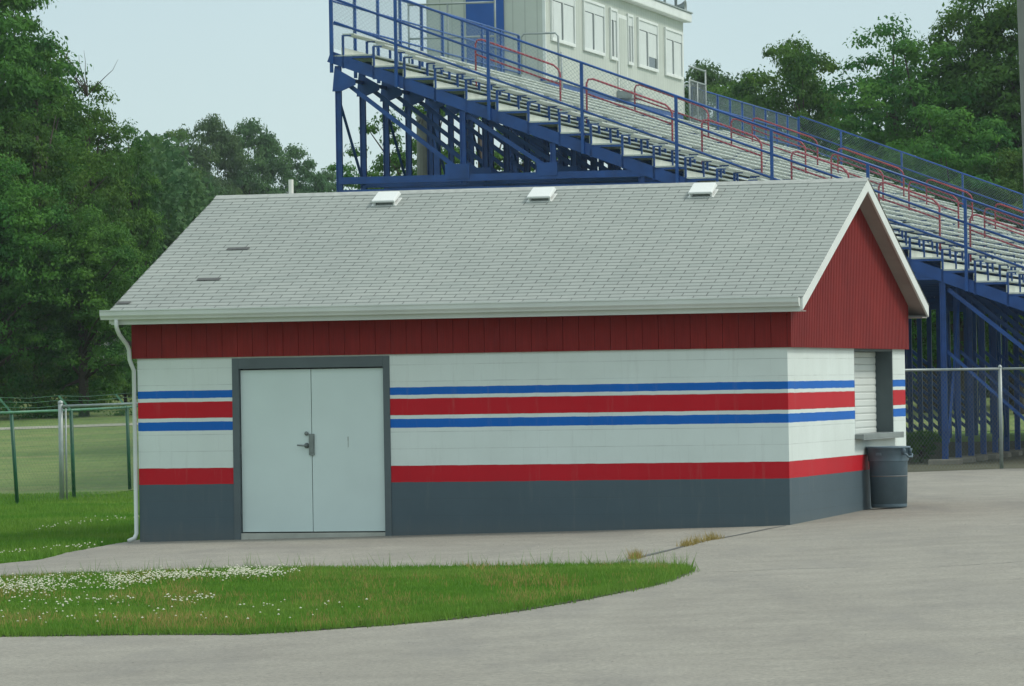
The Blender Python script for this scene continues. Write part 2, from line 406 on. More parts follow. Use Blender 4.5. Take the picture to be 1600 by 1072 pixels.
tag(build_sheet(drape([(-60,132.5),(-4,134),(-4,136.2),(-60,134.8)], .012, 1.5, .1, 5), 'gravel_track', M['gravel']), 'pale gravel track across the field', None, kind='structure')
tag(build_sheet(drape([(6.9,83.25),(8.9,85.25),(40,84.95),(45,124),(10,123),(0,122),(-5,90),(-1.9,82.05)], .004, 3.0), 'bare_earth', M['soil']), 'dark bare earth under the grandstand', None, kind='structure')
# tar joint in the pavement
CR = [(1.01,46.37),(1.28,47.87),(1.67,49.72),(2.10,51.97),(2.53,53.47),(3.00,55.37),(3.29,56.35)]
mb = MB(); L = []
for i, (x, y) in enumerate(CR):
    wd = [.045,.04,.028,.022,.022,.024,.03][i]; L += [(x-wd, y, H(x,y)+.0135), (x+wd, y, H(x,y)+.0135)]
mb.add(L, [(2*i, 2*i+1, 2*i+3, 2*i+2) for i in range(len(CR)-1)])
tag(mb.build('pavement_joint', mat('tar', (.10,.10,.095), .9, .3, 3)), 'dark joint running across the pavement to the building corner', None, kind='structure')

CK = [(1.66,43.9),(1.99,43.5),(2.53,43.62),(3.13,43.5),(3.75,42.6),(4.23,42.67),(5.2,42.9)]
mb = MB(); L = []; rk = random.Random(21)
for i in range(len(CK)-1):
    for k in range(14):
        f = k/14; x = CK[i][0]+(CK[i+1][0]-CK[i][0])*f; y = CK[i][1]+(CK[i+1][1]-CK[i][1])*f+rk.uniform(-.05,.05); wd = rk.uniform(.006,.022)
        L += [(x, y-wd, H(x,y)+.0125), (x, y+wd, H(x,y)+.0125)]
mb.add(L, [(2*i, 2*i+2, 2*i+3, 2*i+1) for i in range(len(L)//2-1)])
tag(mb.build('pavement_crack', mat('crack_dirt', (.15,.145,.125), .95, .3, 3)), 'fine crack wandering across the pavement from the island tip', None, kind='structure')
mb = MB(); L = []; fr = [p for p in ISL if p[1] < 45 or p[0] > 1.3][1:-1]  # dark strip painted for the shading gap at the island's edge
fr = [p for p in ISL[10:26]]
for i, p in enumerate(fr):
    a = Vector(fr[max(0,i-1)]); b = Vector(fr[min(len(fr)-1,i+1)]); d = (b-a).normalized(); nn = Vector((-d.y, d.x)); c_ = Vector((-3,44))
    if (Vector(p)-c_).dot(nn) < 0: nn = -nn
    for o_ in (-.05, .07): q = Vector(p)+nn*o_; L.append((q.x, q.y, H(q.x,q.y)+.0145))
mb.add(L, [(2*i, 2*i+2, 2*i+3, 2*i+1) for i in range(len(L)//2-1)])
tag(mb.build('island_edge_shade', mat('edge_shade', (.06,.055,.035), .95, .4, 6)), 'shade line along the grass island edge, painted as a dark strip', None, kind='structure')
mb = MB(); rk = random.Random(22)
for _ in range(1500):
    y = 28+rk.random()**1.3*40; x = rk.uniform(-.11,.12)*y; r_ = rk.uniform(.003,.007)*(.55+.45*min(1,(y-26)/20))
    z = H(x,y)+.012; b = len(mb.v)
    mb.v += [(x-r_,y,z),(x,y-r_,z),(x+r_*1.2,y,z),(x,y+r_,z),(x,y,z+r_)]; mb.f += [(b,b+1,b+4),(b+1,b+2,b+4),(b+2,b+3,b+4),(b+3,b,b+4)]
tag(mb.build('grit', mat('grit_stone', (.30,.28,.24), .9, .7, 2.5), fix=False), 'loose grit and small stones on the pavement', None, kind='stuff')
def pip(x, y, pl):
    c = False; j = len(pl)-1
    for i in range(len(pl)):
        a = pl[i]; b = pl[j]
        if (a[1] > y) != (b[1] > y) and x < (b[0]-a[0])*(y-a[1])/(b[1]-a[1])+a[0]: c = not c
        j = i
    return c
def blades(name, n, sampler, h0, h1, wd, m, label, seed=1, kind='stuff'):
    g = np.random.default_rng(seed); P = []
    while len(P) < n:
        p = sampler(g)
        if p is not None: P.append(p)
    P = np.array(P); n = len(P)
    a = g.uniform(0, 2*PI, n); hh = g.uniform(h0, h1, n)*P[:,3]; ww = wd*g.uniform(.6,1.3,n); lean = g.normal(0,.35,(n,2))
    V = np.zeros((n,3,3))
    V[:,0] = P[:,:3] + np.stack([np.cos(a)*ww, np.sin(a)*ww, -.01*np.ones(n)],1)
    V[:,1] = P[:,:3] - np.stack([np.cos(a)*ww, np.sin(a)*ww, .01*np.ones(n)],1)
    V[:,2] = P[:,:3] + np.stack([lean[:,0]*hh, lean[:,1]*hh, hh],1)
    return tag(npmesh(name, V, m), label, None, kind=kind)
def npmesh(name, V, m, parent=None):
    n, k, _ = V.shape; me = bpy.data.meshes.new(name)
    me.vertices.add(n*k); me.vertices.foreach_set('co', V.reshape(-1).astype(np.float32))
    me.loops.add(n*k); me.loops.foreach_set('vertex_index', np.arange(n*k, dtype=np.int32))
    me.polygons.add(n); me.polygons.foreach_set('loop_start', np.arange(0, n*k, k, dtype=np.int32)); me.polygons.foreach_set('loop_total', np.full(n, k, dtype=np.int32))
    me.update(calc_edges=True); me.materials.append(m)
    o = bpy.data.objects.new(name, me); COL.objects.link(o)
    if parent: o.parent = parent
    return o
def vnoise(x, y, s):
    return math.sin(x*s*1.3+y*s*.7+1.1)*math.sin(y*s*.45-x*s*.6+2.3)+.5*math.sin(x*s*3.1+y*s*1.7)*math.sin(y*s*1.2-x*s*2.2)
def smp_isl(g):
    x = g.uniform(-9.5,1.7); y = g.uniform(35,48.8)
    if x/y < -.115 or not pip(x, y, ISL): return None
    k = .75+.3*vnoise(x, y, 1.0)
    return (x, y, H(x,y)+.03, max(.35, k))
blades('grass', 140000, smp_isl, .022, .055, .006, M['blade'], 'short green grass blades covering the near island', 1)
def smp_edge(g):
    i = g.integers(0, len(ISL)-1); a = ISL[i]; b = ISL[i+1]; t = g.uniform(); x = a[0]+(b[0]-a[0])*t; y = a[1]+(b[1]-a[1])*t
    if x/y < -.115: return None
    x += g.normal(0,.05); y += g.normal(0,.08)
    return (x, y, H(x,y)+.01, 1.0 if g.uniform() < .93 else 2.6)
blades('tall_grass', 11000, smp_edge, .03, .085, .004, M['blade'], 'longer ragged grass along the island edge', 2)
def smp_straw(g):
    x = g.uniform(-7,1.7); y = 35+(g.uniform()**1.5)*13
    if x/y < -.115 or not pip(x, y, ISL): return None
    if vnoise(x*1.3, y*.8, 1.6)+g.normal(0,.35) < .15: return None
    return (x, y, H(x,y)+.03, 1)
blades('dry_grass', 9000, smp_straw, .03, .075, .005, M['blade_dry'], 'straw coloured dry blades mixed into the island grass', 6)
LEFTG = [(-7.0,50.2),(-5.79,52.47),(-5.44,53.32),(-5.34,55.27),(-5.14,57.27),(-4.94,58.67),(-4.75,60.3),(-3.4,68),(-2.6,82),(-4.5,92),(-14,92),(-14,56)]
def smp_left(g):
    y = 50+ (g.uniform()**1.6)*42; x = g.uniform(-12,-4)
    if x/y < -.115 or not pip(x, y, LEFTG): return None
    return (x, y, H(x,y)-.02, max(.5, 1+.5*vnoise(x,y,.6)))
blades('lawn_grass', 70000, smp_left, .05, .11, .009, M['blade'], 'green lawn grass between the shed and the fence', 3)
def smp_dry(g):
    t = g.choice([.12,.13,.14,.40,.43,.47,.52,.56]) + g.normal(0,.012); t = min(max(t,0),1)*(len(CR)-1); i = min(int(t), len(CR)-2); f = t-i
    x = CR[i][0]+(CR[i+1][0]-CR[i][0])*f+g.normal(0,.03); y = CR[i][1]+(CR[i+1][1]-CR[i][1])*f+g.normal(0,.05)
    return (x, y, H(x,y)+.01, g.uniform(.6,1.4))
blades('dry_weeds', 900, smp_dry, .02, .10, .004, M['blade_dry'], 'dry yellow weeds growing in the pavement joint', 4)
def clover():
    g = np.random.default_rng(9); mb = MB(); n = 0
    def flower(x, y, z, r):
        b = len(mb.v)
        for k in range(6):
            a = k*PI/3; mb.v.append((x+r*math.cos(a), y+r*math.sin(a), z))
        mb.v.append((x, y, z+r*.8)); mb.v.append((x, y, z-r*.6))
        for k in range(6): mb.f.append((b+k, b+(k+1)%6, b+6)); mb.f.append((b+(k+1)%6, b+k, b+7))
    while n < 2300:
        u = g.uniform()
        if u < .86:   # main drift near the far edge
            x = g.uniform(-5.6,-2.1); yc = 45.6-.15*(x+2.1) if x > -3.6 else 44.6+.25*(x+3.6)
            y = yc+g.normal(0, .95 if x < -3.4 else .5)
            if vnoise(x*1.5, y*.7, 2.1) < -.25 and g.uniform() < .8: continue
        elif u < .97:
            x = g.uniform(-5.3,-2.6); y = 40.3+g.normal(0,.6)
            if vnoise(x, y, 2.7) < .1: continue
        else: x = g.uniform(-5,-1.2); y = g.uniform(36.3,39)
        if not pip(x, y, ISL): continue
        flower(x, y, H(x,y)+.03+g.uniform(.03,.08), g.uniform(.005,.0125)); n += 1
    for _ in range(110):
        if g.uniform() < .6: x = g.uniform(-6.6,-5.0); y = 70.5+(x+5)*3+g.normal(0,1.2)
        else: x = g.uniform(-6.2,-5.0); y = 56.5+(x+5)*2.2+g.normal(0,.5)
        flower(x, y, H(x,y)+.08, g.uniform(.008,.014))
    return tag(mb.build('clover_flowers', M['clover'], fix=False), 'white clover flowers scattered through the grass', None, kind='stuff')
clover()

# ------------------------------------------------------------------ the striped block building
TH = math.radians(15.5); BW = 8.33; BD = 7.6
bld = thing('concession_building', 'low white block building with red and blue stripes, red siding and grey shingle roof', 'building', (3.322,56.4,0), -TH)
zT = 2.25
D0, D1, DT = -7.077, -5.023, 2.143
mb = MB(); mb.box(-BW, D0, 0, .2, -.5, zT); mb.box(D1, 0, 0, .2, -.5, zT); mb.box(D0, D1, 0, .2, DT, zT)
mb.build('wall', M['wall'], bld)
WY0, WY1, WZ = 4.09, 6.72, 1.0
mb = MB(); mb.box(-.2, 0, .2, WY0, -.5, zT); mb.box(-.2, 0, WY1, BD, -.5, zT); mb.box(-.2, 0, WY0, WY1, -.5, WZ)
mb.build('wall', M['wall'], bld)
mb = MB(); mb.box(-BW, -.2, BD-.2, BD, -.5, zT); mb.build('wall', M['wall'], bld)
mb = MB(); mb.box(-BW, -BW+.2, .2, BD-.2, -.5, zT); mb.build('wall', M['wall'], bld)
# window reveal, shutter, counter
mb = MB(); mb.box(-.32, -.004, WY1-.03, WY1-.002, WZ, zT-.03); mb.box(-.32, -.004, WY0+.002, WY0+.03, WZ, zT-.03); mb.box(-.32,-.004, WY0+.03, WY1-.03, WZ, WZ+.02); mb.box(-.32,-.004,WY0+.03,WY1-.03,2.13,2.16)
wf = mb.build('window_frame', M['reveal'], bld)
mb = MB(); z = WZ+.02
while z < 2.13:
    z1 = min(z+.094, 2.13); mb.add([(-.236,WY0+.03,z),(-.228,WY0+.03,z+.02),(-.228,WY0+.03,z1-.012),(-.24,WY0+.03,z1),(-.236,WY1-.03,z),(-.228,WY1-.03,z+.02),(-.228,WY1-.03,z1-.012),(-.24,WY1-.03,z1)],
        [(0,1,5,4),(1,2,6,5),(2,3,7,6)]); z = z1
mb.build('rolling_shutter', M['shutter'], bld, fix=False)
mb = MB(); mb.box(-.2, .12, WY0-.04, WY1+.1, .99, 1.05); mb.box(.10,.122,WY0-.04,WY1+.1,.972,.99)
soft(mb.build('counter_shelf', M['shelf'], bld))
# door: frame, two leaves, hardware
mb = MB(); F0 = -.012
mb.box(D0, D0+.085, F0, .16, -.35, DT); mb.box(D1-.085, D1, F0, .16, -.35, DT); mb.box(D0+.085, D1-.085, F0, .16, 2.01, DT)
soft(mb.build('door_frame', M['frame'], bld), .004)
mb = MB(); mb.box(D0+.085, D1-.085, .0, .15, -.35, -.04); soft(mb.build('threshold', mat('threshold', (.40,.41,.36), .8, .2, 3, .1), bld))
def leaf(a, b):
    mb = MB(); mb.box(a, b, .045, .085, -.025, 1.995); return soft(mb.build('door', M['door'], bld), .003)
dl = leaf(-6.984, -6.064); dr = leaf(-6.056, -5.114)
mb = MB(); mb.box(-6.99,-5.11,.10,.14,-.04,2.0); mb.build('door_backing', M['dark'], bld)
mb = MB(); mb.box(-6.093, -6.025, .020, .044, .925, 1.19); mb.box(-6.088,-6.03,.012,.0199,.955,1.16)
soft(mb.build('latch_guard', M['chrome'], dl), .003)
mb = MB(); mb.lathe([(0,0),(.034,0),(.034,.012),(.014,.016),(.012,.05),(.010,.052),(0,.052)], n=24)
for i, v in enumerate(mb.v): mb.v[i] = (-6.125+v[0], .044-v[2], 1.045+v[1])
mb.tube([(-6.125,-.006,1.045),(-6.16,-.008,1.045),(-6.235,-.008,1.052)], .010, 8)
mb.build('door_handle', M['chrome'], dl, True)
mb = MB(); mb.lathe([(0,0),(.020,0),(.026,.012),(.026,.02),(.018,.03),(0,.032)], n=20)
for i, v in enumerate(mb.v): mb.v[i] = (-6.125+v[0], .044-v[2], 1.195+v[1])
mb.build('lock_cylinder', M['chrome'], dl, True)
mb = MB(); mb.box(-5.592,-5.584,.0425,.0448,1.10,1.15); mb.box(-5.590,-5.585,.0428,.0448,1.02,1.10); mb.build('keyhole_scratch', mat('rust', (.16,.15,.12), .9, .4, 60), dr)
for zz in (.25, 1.0, 1.75):
    for xx, d in ((-6.990, dl), (-5.108, dr)):
        mb = MB(); mb.tube([(xx,.036,zz-.05),(xx,.036,zz+.05)], .008, 8); mb.build('hinge', M['frame'], d)
# red siding
ZS = 2.16
def zroof(y): return 2.765 + (P_R[1]-P_E[1])/(P_R[0]-P_E[0])*((y+.35) if y <= 3.8 else (7.95-y)) - .13
mb = MB(); x = -BW-.06; r5 = random.Random(5)
while x < .05:
    x1 = min(x+.2, .058); mb.box(x, x1-.005, -.032-r5.uniform(0,.0015), -.004, ZS, 2.70)
    x = x1
mb.build('siding', M['siding'], bld)
mb = MB(); y = -.032
while y < BD+.03:
    y1 = min(y+.1, BD+.035); n_ = 4
    top = [(y+(y1-.026-y)*k/n_, zroof(y+(y1-.026-y)*k/n_)) for k in range(n_+1)]
    mb.prism([(y,ZS)]+[(y1-.026,ZS)]+top[::-1], (.058,0,0), (0,1,0), (0,0,1), (-1,0,0), .03)
    y = y1
mb.build('gable_siding', M['siding'], bld)
mb = MB(); mb.prism([(-.02,ZS+.004),(BD+.02,ZS+.004),(BD+.02,zroof(BD)-.01),(3.8,zroof(3.8)-.01),(-.02,zroof(0)-.01)], (.030,0,0), (0,1,0), (0,0,1), (-1,0,0), .05)
mb.box(-BW-.05, .03, -.0035, 0.05, 2.255, 2.69)
mb.prism([(-.02,ZS+.004),(BD+.02,ZS+.004),(BD+.02,zroof(BD)-.01),(3.8,zroof(3.8)-.01),(-.02,zroof(0)-.01)], (-BW-.05,0,0), (0,1,0), (0,0,1), (1,0,0), .05)
mb.box(-BW-.05, .03, BD+.005, BD+.03, ZS+.004, 2.69)
mb.build('siding_backing', M['groove'], bld)
# roof
XL, XR = -BW-.235, .275
mb = MB(); mb.prism([(-.35,2.745),(3.8,4.315),(7.95,2.745),(7.95,2.625),(3.8,4.195),(-.35,2.625)], (XL+.03,0,0), (0,1,0), (0,0,1), (1,0,0), XR-XL-.06)
roof = mb.build('roof', M['soffit'], bld)
def shingles(sgn):
    dy = (P_R[0]-P_E[0])/NROW; dz = (P_R[1]-P_E[1])/NROW
    V = []; F = []; UV = []
    nx = 24
    for i in range(NROW):
        lift = .005
        for j in range(nx):
            xa = XL+(XR+.01-XL)*j/nx; xb = XL+(XR+.01-XL)*(j+1)/nx
            def P(x, k, l):
                yy = P_E[0]-.02+dy*k; zz = P_E[1]-.008+dz*k+l+.0025*math.sin(x*1.7+k*.35)*math.sin(x*.6+1)
                return (x, yy if sgn > 0 else 7.6-yy, zz)
            b = len(V); V += [P(xa,i,lift), P(xb,i,lift), P(xb,i+1.04,.001), P(xa,i+1.04,.001), P(xa,i,-.004), P(xb,i,-.004)]
            F += [(b,b+1,b+2,b+3),(b+4,b+5,b+1,b)]
            u0, u1 = (xa+20), (xb+20); v0 = i*ROWH; UV += [(u0,v0+.0005),(u1,v0+.0005),(u1,v0+ROWH-.0005),(u0,v0+ROWH-.0005),(u0,v0+.0005),(u1,v0+.0005),(u1,v0+.001),(u0,v0+.001)]
    me = bpy.data.meshes.new('shingles'); me.from_pydata(V, [], F); uv = me.uv_layers.new(name='UVMap')
    for k, c in enumerate(UV): uv.data[k].uv = c
    me.materials.append(M['shingle']); o = bpy.data.objects.new('shingles', me); COL.objects.link(o); o.parent = roof
shingles(1); shingles(-1)
mb = MB(); mb.prism([(3.68,4.298),(3.8,4.350),(3.92,4.298),(3.92,4.29),(3.8,4.338),(3.68,4.29)], (XL,0,0), (0,1,0), (0,0,1), (1,0,0), XR-XL+.01)
mb.build('ridge_cap', mat('ridge_shingle', (.33,.35,.325), .9, .2, 12, .2), roof)
# darker replaced shingles
def patch(x, w_, row):
    dy = (P_R[0]-P_E[0])/NROW; dz = (P_R[1]-P_E[1])/NROW; y = P_E[0]-.02+dy*row; z = P_E[1]-.008+dz*row
    mb = MB(); mb.add([(x,y,z+.0135),(x+w_,y,z+.0135),(x+w_,y+dy*.85,z+dz*.85+.0095),(x,y+dy*.85,z+dz*.85+.0095)], [(0,1,2,3)])
    mb.build('missing_shingle', M['gap'], roof)
M['gap'] = mat('bare_felt', (.085,.09,.085), .95, .2, 9)
patch(-7.72, .30, 19.0); patch(-7.75, .31, 9.0); patch(-8.55, .18, 2.0)
# rake boards, fascias
mb = MB(); mb.prism([(-.36,2.60),(-.36,2.752),(3.8,4.327),(7.96,2.752),(7.96,2.60),(3.8,4.175)], (XR-.028,0,0), (0,1,0), (0,0,1), (1,0,0), .03); soft(mb.build('rake_board', M['white_trim'], roof), .004)
mb = MB(); mb.prism([(-.36,2.60),(-.36,2.752),(3.8,4.327),(7.96,2.752),(7.96,2.60),(3.8,4.175)], (XL,0,0), (0,1,0), (0,0,1), (1,0,0), .03); soft(mb.build('rake_board', M['white_trim'], roof), .004)
mb = MB(); mb.box(XL+.031, XR-.029, -.375, -.352, 2.585, 2.74); soft(mb.build('fascia', M['gutter'], roof), .003)
mb = MB(); mb.box(XL+.031, XR-.029, 7.952, 7.975, 2.585, 2.74); mb.build('fascia', M['gutter'], roof)
mb = MB(); mb.box(XL+.031, XR-.029, -.351, -.033, 2.588, 2.60); mb.box(XL+.031, XR-.029, BD+.033, 7.951, 2.588, 2.60); mb.build('soffit', M['soffit'], roof)
def gutter(y, s, x0, x1):
    pr = [(0,2.752),(0,2.648),(-.075,2.648),(-.085,2.672),(-.108,2.70),(-.112,2.752),(-.122,2.756),(-.122,2.768),(-.104,2.766),(-.100,2.712),(-.070,2.665),(-.01,2.66),(-.01,2.752)]
    mb = MB(); mb.prism([(y+s*u, v) for u, v in pr], (x0,0,0), (0,1,0), (0,0,1), (1,0,0), x1-x0)
    for xe in (x0-.003, x1): mb.prism([(y+s*u, v) for u, v in pr[:6]], (xe,0,0), (0,1,0), (0,0,1), (1,0,0), .003)
    return mb.build('gutter', M['gutter'], roof)
gutter(-.377, 1, XL-.075, XR-.03); gutter(7.977, -1, XL-.075, XR-.03)
mb = MB(); mb.tube([(-8.44,-.44,2.65),(-8.44,-.43,2.55),(-8.43,-.36,2.46),(-8.415,-.14,2.34),(-8.407,-.085,2.27),(-8.402,-.083,2.15),(-8.385,-.06,2.08),(-8.37,-.02,2.01),(-8.367,-.02,-.03),(-8.38,-.06,-.09),(-8.43,-.14,-.12)], .027, 10)
mb.build('downspout', M['gutter'], bld, True)
# roof vents
def vent(x):
    y = 3.38; z = zroof(y)+.135
    t = thing('roof_vent', None, 'vent', group='box vents along the roof ridge')
    t.parent = None
    sl_ = (P_R[1]-P_E[1])/(P_R[0]-P_E[0])
    c = Vector((math.cos(TH)*x+math.sin(TH)*y+3.322, -math.sin(TH)*x+math.cos(TH)*y+56.4, z))
    t.location = c; t.rotation_euler = (math.atan(sl_), 0, -TH)
    mb = MB(); mb.box(-.17,.17,-.16,.16,-.004,.008); soft(mb.build('flange', M['vent'], t), .002)
    mb = MB(); mb.box(-.115,.115,-.11,.11,.0085,.047); mb.build('throat', M['grey'], t)
    for sx in (-.14, .13):
        mb = MB(); mb.box(sx,sx+.02,-.15,-.11,.0085,.05); mb.build('leg', M['vent'], t)
    mb = MB(); mb.add([(-.165,-.17,.050),(.165,-.17,.050),(.165,.17,.050),(-.165,.17,.050),(-.155,-.165,.082),(.155,-.165,.082),(.145,.145,.104),(-.145,.145,.104)],
        [(0,3,2,1),(4,5,6,7),(0,1,5,4),(1,2,6,5),(2,3,7,6),(3,0,4,7)]); soft(mb.build('hood', M['vent'], t), .012, 3)
    return t
for x, lb in ((-6.06,'leftmost white box vent near the ridge of the grey shingle roof'),(-3.95,'middle white box vent near the ridge of the grey shingle roof'),(-1.80,'rightmost white box vent near the ridge of the grey shingle roof')):
    vent(x)['label'] = lb
mb = MB(); mb.tube([(0,0,-.4),(0,0,.16)], .033, 16)
p = mb.build('vent_pipe', M['pvc']); x, y = -7.63, 4.15
p.location = (math.cos(TH)*x+math.sin(TH)*y+3.322, -math.sin(TH)*x+math.cos(TH)*y+56.4, 4.39); tag(p, 'short white plastic vent pipe standing behind the left end of the roof ridge', 'pipe')

# ------------------------------------------------------------------ rubbish bin
tb = thing('rubbish_bin', 'round dark grey plastic rubbish bin standing under the serving window', 'bin', (4.885,60.95,.085), -.25)
prof = [(0,.006),(.215,.006),(.228,.0),(.234,.02),(.243,.40),(.247,.405),(.247,.417),(.244,.422),(.250,.60),(.262,.607),(.262,.612),(.268,.765),(.288,.772),(.290,.79),(.280,.797),(.262,.794),(.255,.76),(.235,.05),(0,.04)]
mb = MB(); mb.lathe(prof, n=56); mb.build('body', M['bin'], tb, True)
mb = MB(); mb.lathe([(.2475,.407),(.249,.411),(.2475,.415)], n=56); mb.build('seam_line', mat('scuffed_seam', (.22,.17,.13), .6, .3, 8), tb, True)
for a in (-.35, PI-.35):
    c, s_ = math.cos(a), math.sin(a)
    def q(r, t_, z): return (c*r - s_*t_, s_*r + c*t_, z)
    mb = MB(); mb.tube([q(.262,-.075,.70),q(.315,-.075,.69),q(.325,-.05,.66),q(.325,.05,.66),q(.315,.075,.69),q(.262,.075,.70)], .014, 8)
    mb.bar(q(.26,-.085,.70), q(.285,-.085,.77), .02, .05); mb.bar(q(.26,.085,.70), q(.285,.085,.77), .02, .05)
    mb.build('handle', M['bin'], tb, True)
mb = MB(); mb.bar((-.12,-.245,.70),(-.05,-.262,.70),.02,.035); mb.build('lug', M['bin'], tb)

# ------------------------------------------------------------------ grandstand
GA = math.radians(13.5); LEN = 54.0
gs = thing('grandstand', 'long blue steel grandstand with pale aluminium bench rows behind the striped building', 'grandstand', (-3.47,93.8,0), -GA)
def GW(d, r): return (-3.47+math.cos(GA)*d+math.sin(GA)*r, 93.8-math.sin(GA)*d+math.cos(GA)*r)
def GH(d, r):
    x, y = GW(d, r); return H(x, y)
NR = 24; DP = .6337; RS = .24; K0 = .14; Z0 = 8.45; SLP = RS/DP
AISLES = [(5.9,7.0),(22.2,23.3),(38.0,39.1)]
cuts = [0] + [v for a in AISLES for v in a] + [LEN]; segs = [(cuts[i], cuts[i+1]) for i in range(0, len(cuts), 2)]
r6 = random.Random(3)
for k in range(NR):
    d = K0+DP*k; z = Z0-RS*k
    mb = MB()
    for a, b in ((d+.045,d+.25),(d+.262,d+.44),(d+.452,d+DP-.012)): mb.box(a, b, 0, LEN, z-.03, z)
    mb.build('footboard', M['alum'], gs)
    mb = MB(); mb.box(d, d+.022, 0, LEN, z+.004, z+.15); mb.build('riser', M['alum_dk'], gs)
    for i, (a, b) in enumerate(segs):
        mb = MB(); y0 = a+.02; zz = z+.43
        mb.box(d+.02, d+.135, y0, b-.02, zz-.03, zz); mb.box(d+.147, d+.262, y0, b-.02, zz-.03, zz)
        soft(mb.build('seat', M['alum'], gs), .004)
    if True:  # aisle half steps
        for a, b in AISLES:
            mb = MB(); mb.box(d+.30, d+DP-.02, a+.1, b-.1, z+.003, z+.016)
            mb.build('aisle_step', M['blue_rail'], gs)
SP = 1.83; NB = 30
def bracket(k, r, mb):
    d = K0+DP*k; z = Z0-RS*k
    mb.box(d+.006, d+.05, r, r+.05, z-.27, z+.395); mb.box(d+.05, d+.20, r, r+.04, z+.372, z+.395)
    mb.box(d+.03, d+DP+.006, r, r+.05, z-.075, z-.034)
for j in range(4):
    for k in range(NR):
        mb = MB(); bracket(k, j*SP, mb); mb.build('bracket', M['blue'], gs)
mb = MB()
for j in range(4, NB, 2):
    for k in range(NR): bracket(k, min(j*SP, LEN-.05), mb)
o = mb.build('bracket_row', M['blue'], gs); o['kind'] = 'stuff'
def zb(d): return 8.30 - SLP*(d-K0)
DE = K0+DP*NR
def chords(mb, r):
    mb.bar((-.12,r,zb(-.12)+.03),(DE,r,zb(DE)+.03), .12, .23)
    mb.bar((.05,r,5.92),(6.4,r,5.92), .1, .14); mb.bar((.05,r,5.70),(6.9,r,5.70), .08, .07)
    mb.bar((6.3,r,3.76),(12.25,r,3.76), .1, .14)
def gusset(mb, d, r, z, w_=.34, h_=.3): mb.box(d-w_/2, d+w_/2, r-.012-.05, r+.012-.05, z-h_/2, z+h_/2)
for j in range(NB):
    r = min(.06+j*SP, LEN-.1)
    mb = MB(); chords(mb, r)
    COLS = [(.05, GH(.05,r), zb(.05)-.1, .12), (2.62, 5.92, zb(2.62)-.1, .11), (4.46, 5.92, zb(4.46)-.1, .11), (6.25, GH(6.25,r), zb(6.25)-.1, .12), (9.3, 3.76, zb(9.3)-.1, .11), (12.2, GH(12.2,r), zb(12.2)-.1, .115), (14.4, GH(14.4,r), zb(14.4)-.1, .11)]
    BR = [((.12,7.95),(2.55,6.05),.085), ((2.66,7.2),(4.42,6.02),.085), ((.1,5.6),(6.2,.35),.09), ((6.3,5.6),(9.25,3.85),.09), 
          ((12.3,3.50),(14.9,1.4),.08), ((12.25,2.3),(14.35,.4),.06), ((14.45,2.3),(16.2,.5),.06)]
    if j < 14:
        mb.prism([(-.01,8.2),(.42,7.95),(.42,7.84),(.12,7.72),(-.06,7.72)], (0,r-.062,0), (1,0,0), (0,0,1), (0,1,0), .024); gusset(mb, 2.5, r, 6.05, .5, .30); gusset(mb, 4.34, r, 6.05, .42, .26)
        f = mb.build('support_frame', M['blue'], gs)
        for d, z0, z1, ww in COLS:
            c_ = MB(); c_.box(d-ww/2, d+ww/2, r-.016+.0, r+.016, z0-.1, z1); c_.box(d-ww/2, d-ww/2+.014, r-.045, r+.045, z0-.1, z1); c_.box(d+ww/2-.014, d+ww/2, r-.045, r+.045, z0-.1, z1)
            c_.build('column', M['blue'], f)
        for a, b, ww in BR:
            c_ = MB(); c_.bar((a[0],r+.07,a[1]),(b[0],r+.07,b[1]), ww*.7, ww); c_.build('brace', M['blue'], f)
    else:
        for d, z0, z1, ww in COLS: mb.box(d-ww/2, d+ww/2, r-.06, r+.06, z0-.1, z1)
        for a, b, ww in BR: mb.bar((a[0],r+.07,a[1]),(b[0],r+.07,b[1]), ww*.7, ww)
        mb.build('support_frame', M['blue'], gs)
# lengthwise X bracing and struts
for j in range(0, NB-1, 2):
    r = .06+j*SP; q_ = r+SP
    for d, zt, zl in (((.05,7.6,5.9),(12.2,3.3,.5),(9.3,4.4,3.8)) if j % 4 == 0 else ((.05,7.6,5.9),(6.25,5.2,.5),(14.4,2.4,.4))):
        mb = MB(); mb.bar((d,r,zt),(d,q_,zl),.045,.045); mb.bar((d+.06,q_,zt),(d+.06,r,zl),.045,.045) if d > 1 else None
        mb.build('cross_brace', M['blue'], gs)
for d, z in ((.05,8.0),(.05,5.95),(2.62,5.95),(4.46,5.95),(6.25,5.8),(12.2,3.6)):
    mb = MB(); mb.bar((d+.02,.1,z),(d+.02,LEN-.1,z),.05,.07); mb.build('strut', M['blue'], gs)
for j in range(0, NB, 1):
    if j > 14: break
    for d in (12.2, 6.25):
        r = min(.06+j*SP, LEN-.1); mb = MB(); z = GH(d,r); mb.box(d-.3,d+.3,r-.3,r+.3,z-.3,z+.10); soft(mb.build('footing', M['concrete'], gs), .02)
